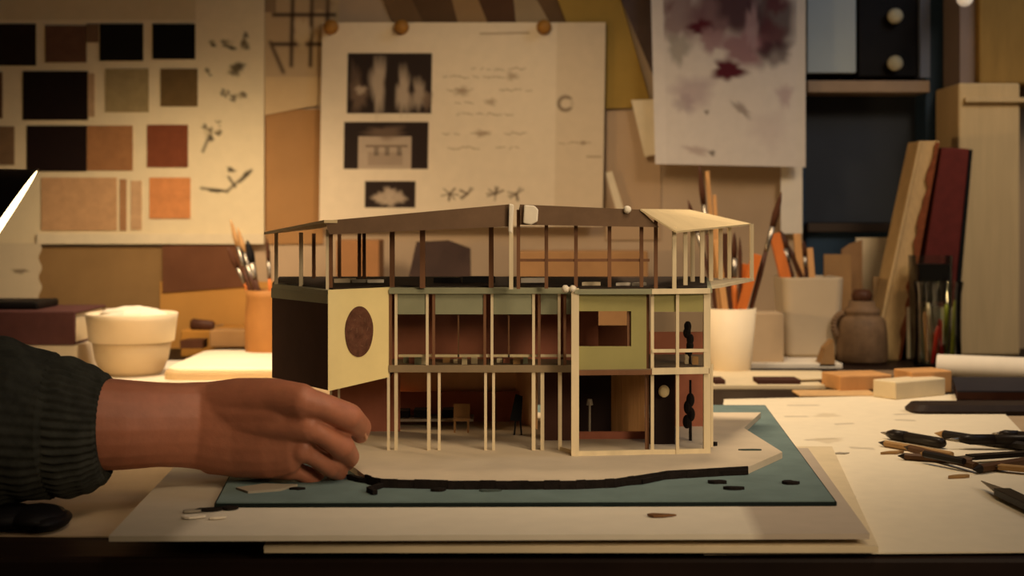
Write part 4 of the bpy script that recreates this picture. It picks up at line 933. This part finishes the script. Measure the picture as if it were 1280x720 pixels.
# notebooks
t = thing('black_notebook', 'thin blue-black notebook on the buff sheet in front of the paper roll', 'notebook', D(1250, 500, .002))
a, b, c, e = D(1196, 502, .002), D(1340, 503, .002), D(1330, 484, .002), D(1190, 484, .002)
q = [(p.x, p.y) for p in (a, b, c, e)]
build('cover', MB().prism(q, DESK + .0125, DESK + .0145).prism(q, DESK + .0015, DESK + .003), mat('blue black cover', (36, 34, 40), .6, .15, 40), t)
q2 = [(p.x + dx, p.y + dy) for p, dx, dy in zip((a, b, c, e), (.001, -.002, -.002, .001), (.003, .002, -.002, -.002))]
build('pages', MB().prism(q2, DESK + .003, DESK + .0125), DBROWN, t)
o = build('tool_wallet', MB().rrect(.505, D(0, 521).y + .02, [(DESK + .0015, .085, .022), (DESK + .006, .086, .023), (DESK + .012, .080, .019)], .6), mat('brown black leather', (44, 34, 28), .6, .2, 60, .2)); tag(o, 'low dark leather wallet in front of the blue-black notebook', 'case')
# scattered drawing tools
PENB = mat('black pen', (30, 24, 20), .4, .2, 40, .05); PENBR = mat('brown pencil', (84, 58, 36), .5, .2, 40, .05); PENT = mat('tan pencil', (150, 116, 72), .5, .15, 40, .05)
G = 'tools scattered on the drawing sheet'
def tool(p, q, r, m, label, kind='pencil', lift=0.0):
    a, b = D(*p, .004), D(*q, .004); a.z = b.z = DESK + .0032 + r + lift
    if kind == 'pencil':
        t = thing('pencil', label, 'pencil', a, G)
        build('barrel', MB().tube(b, b.lerp(a, .9), [(0, r), (1, r)], 6), m, t); build('point', MB().tube(b.lerp(a, .9), a, [(0, r), (.75, r * .3), (1, .0003)], 8), PENT if m is PENB else PENB, t)
    elif kind == 'pen':
        t = thing('ink_pen', label, 'pen', a, G)
        build('barrel', MB().tube(b, b.lerp(a, .6), [(0, r * .7), (.1, r), (1, r)], 14), m, t, smooth=True); build('grip', MB().tube(b.lerp(a, .59), b.lerp(a, .88), [(0, r * 1.1), (.7, r * 1.05), (1, r * .6)], 14), PENB, t, smooth=True); build('nib', MB().tube(b.lerp(a, .87), a, [(0, r * .5), (1, .0004)], 8), METAL, t, smooth=True)
    else:
        t = thing('scalpel', label, 'knife', a, G)
        build('handle', MB().bar(b, b.lerp(a, .72), r * 2.4, r), m, t, bevel=.0005)
        bl = b.lerp(a, .70); ax = (a - bl); sd = V((-ax.y, ax.x, 0)).normalized() * r * 1.3
        build('blade', MB().slab([bl - sd, a, bl + sd], (0, 0, .0008)), METAL, t)
for spec in (((1101, 546), (1180, 560), .0048, PENB, 'thick black pen pointing farthest out across the drawing sheet', 'pen', 0), ((1168, 546), (1300, 566), .0042, PENB, 'long black pencil behind the rest of the tool pile', 'pencil', 0),
             ((1182, 560), (1330, 561), .0045, PENB, 'straight black pen lying level across the tool pile', 'pen', .004), ((1098, 556), (1190, 572), .0030, PENT, 'tan pencil alongside the thick black pen', 'pencil', 0),
             ((1122, 573), (1215, 580), .0030, PENBR, 'brown pencil at the front of the pile, pointing at the mat', 'pencil', 0), ((1130, 565), (1220, 590), .0034, PENBR, 'brown pencil crossing under the level black pen', 'pencil', .002),
             ((1175, 580), (1300, 572), .0040, PENB, 'black scalpel with a flat handle in the tool pile', 'scalpel', .001), ((1216, 592), (1300, 578), .0038, PENBR, 'brown pencil nearest the lone knife', 'pencil', 0),
             ((1150, 577), (1205, 588), .0030, PENB, 'stubby black pencil in the middle of the tool pile', 'pencil', .005), ((1225, 586), (1310, 594), .0040, PENT, 'tan scalpel at the near edge of the tool pile', 'scalpel', 0),
             ((1240, 546), (1320, 552), .0040, PENB, 'black pen lying nearest the leather wallet', 'pen', 0), ((1226, 609), (1330, 660), .0052, PENB, 'lone dark knife lying apart at the near side of the sheet', 'scalpel', 0)):
    tool(*spec)
for k, (px, py, w_, lb) in enumerate(((1115, 567, .012, 'small curled shaving by the tip of the thick black pen'), (1165, 571, .010, 'small curled shaving among the pencils'), (1200, 597, .012, 'small curled shaving at the near edge of the pencils'), (1050, 567, .010, 'faint flat shaving on the open drawing sheet'))):
    scrap(px, py, w_, .004, .0032, PENT if k < 3 else GREY, lb, .002 if k < 3 else .0006, .3, 'pencil_shaving', 'shavings on the drawing sheet')

# ------------------------------------------------------------------ light
def light(name, kind, loc, aim, energy, col, size=.1, spot=None, blend=.8, size_y=None):
    L = bpy.data.lights.new(name, kind); L.energy = energy; L.color = col
    if kind == 'AREA':
        L.size = size
        if size_y: L.shape = 'RECTANGLE'; L.size_y = size_y
    elif kind in ('SPOT', 'POINT'): L.shadow_soft_size = size
    if kind == 'SPOT': L.spot_size = math.radians(spot); L.spot_blend = blend
    o = bpy.data.objects.new(name, L); COL.objects.link(o); o.location = loc
    o.rotation_euler = (V(aim) - V(loc)).to_track_quat('-Z', 'Y').to_euler()
    return o
WARM = (1, .66, .34); WARM2 = (1, .77, .52)
light('overhead_lamp', 'SPOT', (.16, 1.42, 1.75), (.12, 1.62, DESK), 38, WARM2, .09, 78, 1.0)
light('lamp_beam', 'SPOT', lc - lax * .02, lc + lax, 9, WARM, .05, 140, 1.0)
light('back_glow', 'SPOT', (-.42, 1.84, 1.18), (-.48, 2.15, DESK), 10, WARM2, .06, 120, 1.0)
light('front_spot', 'SPOT', (.66, .22, 1.20), (.0, 1.15, DESK + .10), 20, WARM2, .16, 46, 1.0)
light('front_fill', 'SPOT', (.30, .50, 1.75), (.0, 1.16, DESK + .06), 24, WARM2, .25, 46, 1.0)
light('poster_glow', 'SPOT', (.0, 1.72, 1.30), (-.05, 2.3, DESK + .06), 6, WARM2, .08, 110, 1.0)
light('right_fill', 'SPOT', (.78, 1.45, 1.55), (.62, 2.0, DESK + .08), 14, WARM2, .10, 80, 1.0)  # fill light added to brighten the dark right end of the table
light('cool_fill', 'AREA', (1.1, 1.2, 1.9), (.55, 2.3, 1.1), 2.5, (.6, .75, 1), .5)  # unseen cool fill light towards the cabinet, no window there
w = bpy.data.worlds.new('world'); scene.world = w; w.use_nodes = True
bg = w.node_tree.nodes['Background']; bg.inputs['Color'].default_value = (.9, .62, .4, 1); bg.inputs['Strength'].default_value = .05
scene.cycles.transparent_max_bounces = 32; scene.cycles.max_bounces = 14
scene.view_settings.view_transform = 'Standard'; scene.view_settings.look = 'None'; scene.view_settings.exposure = 0.16; scene.view_settings.gamma = 1
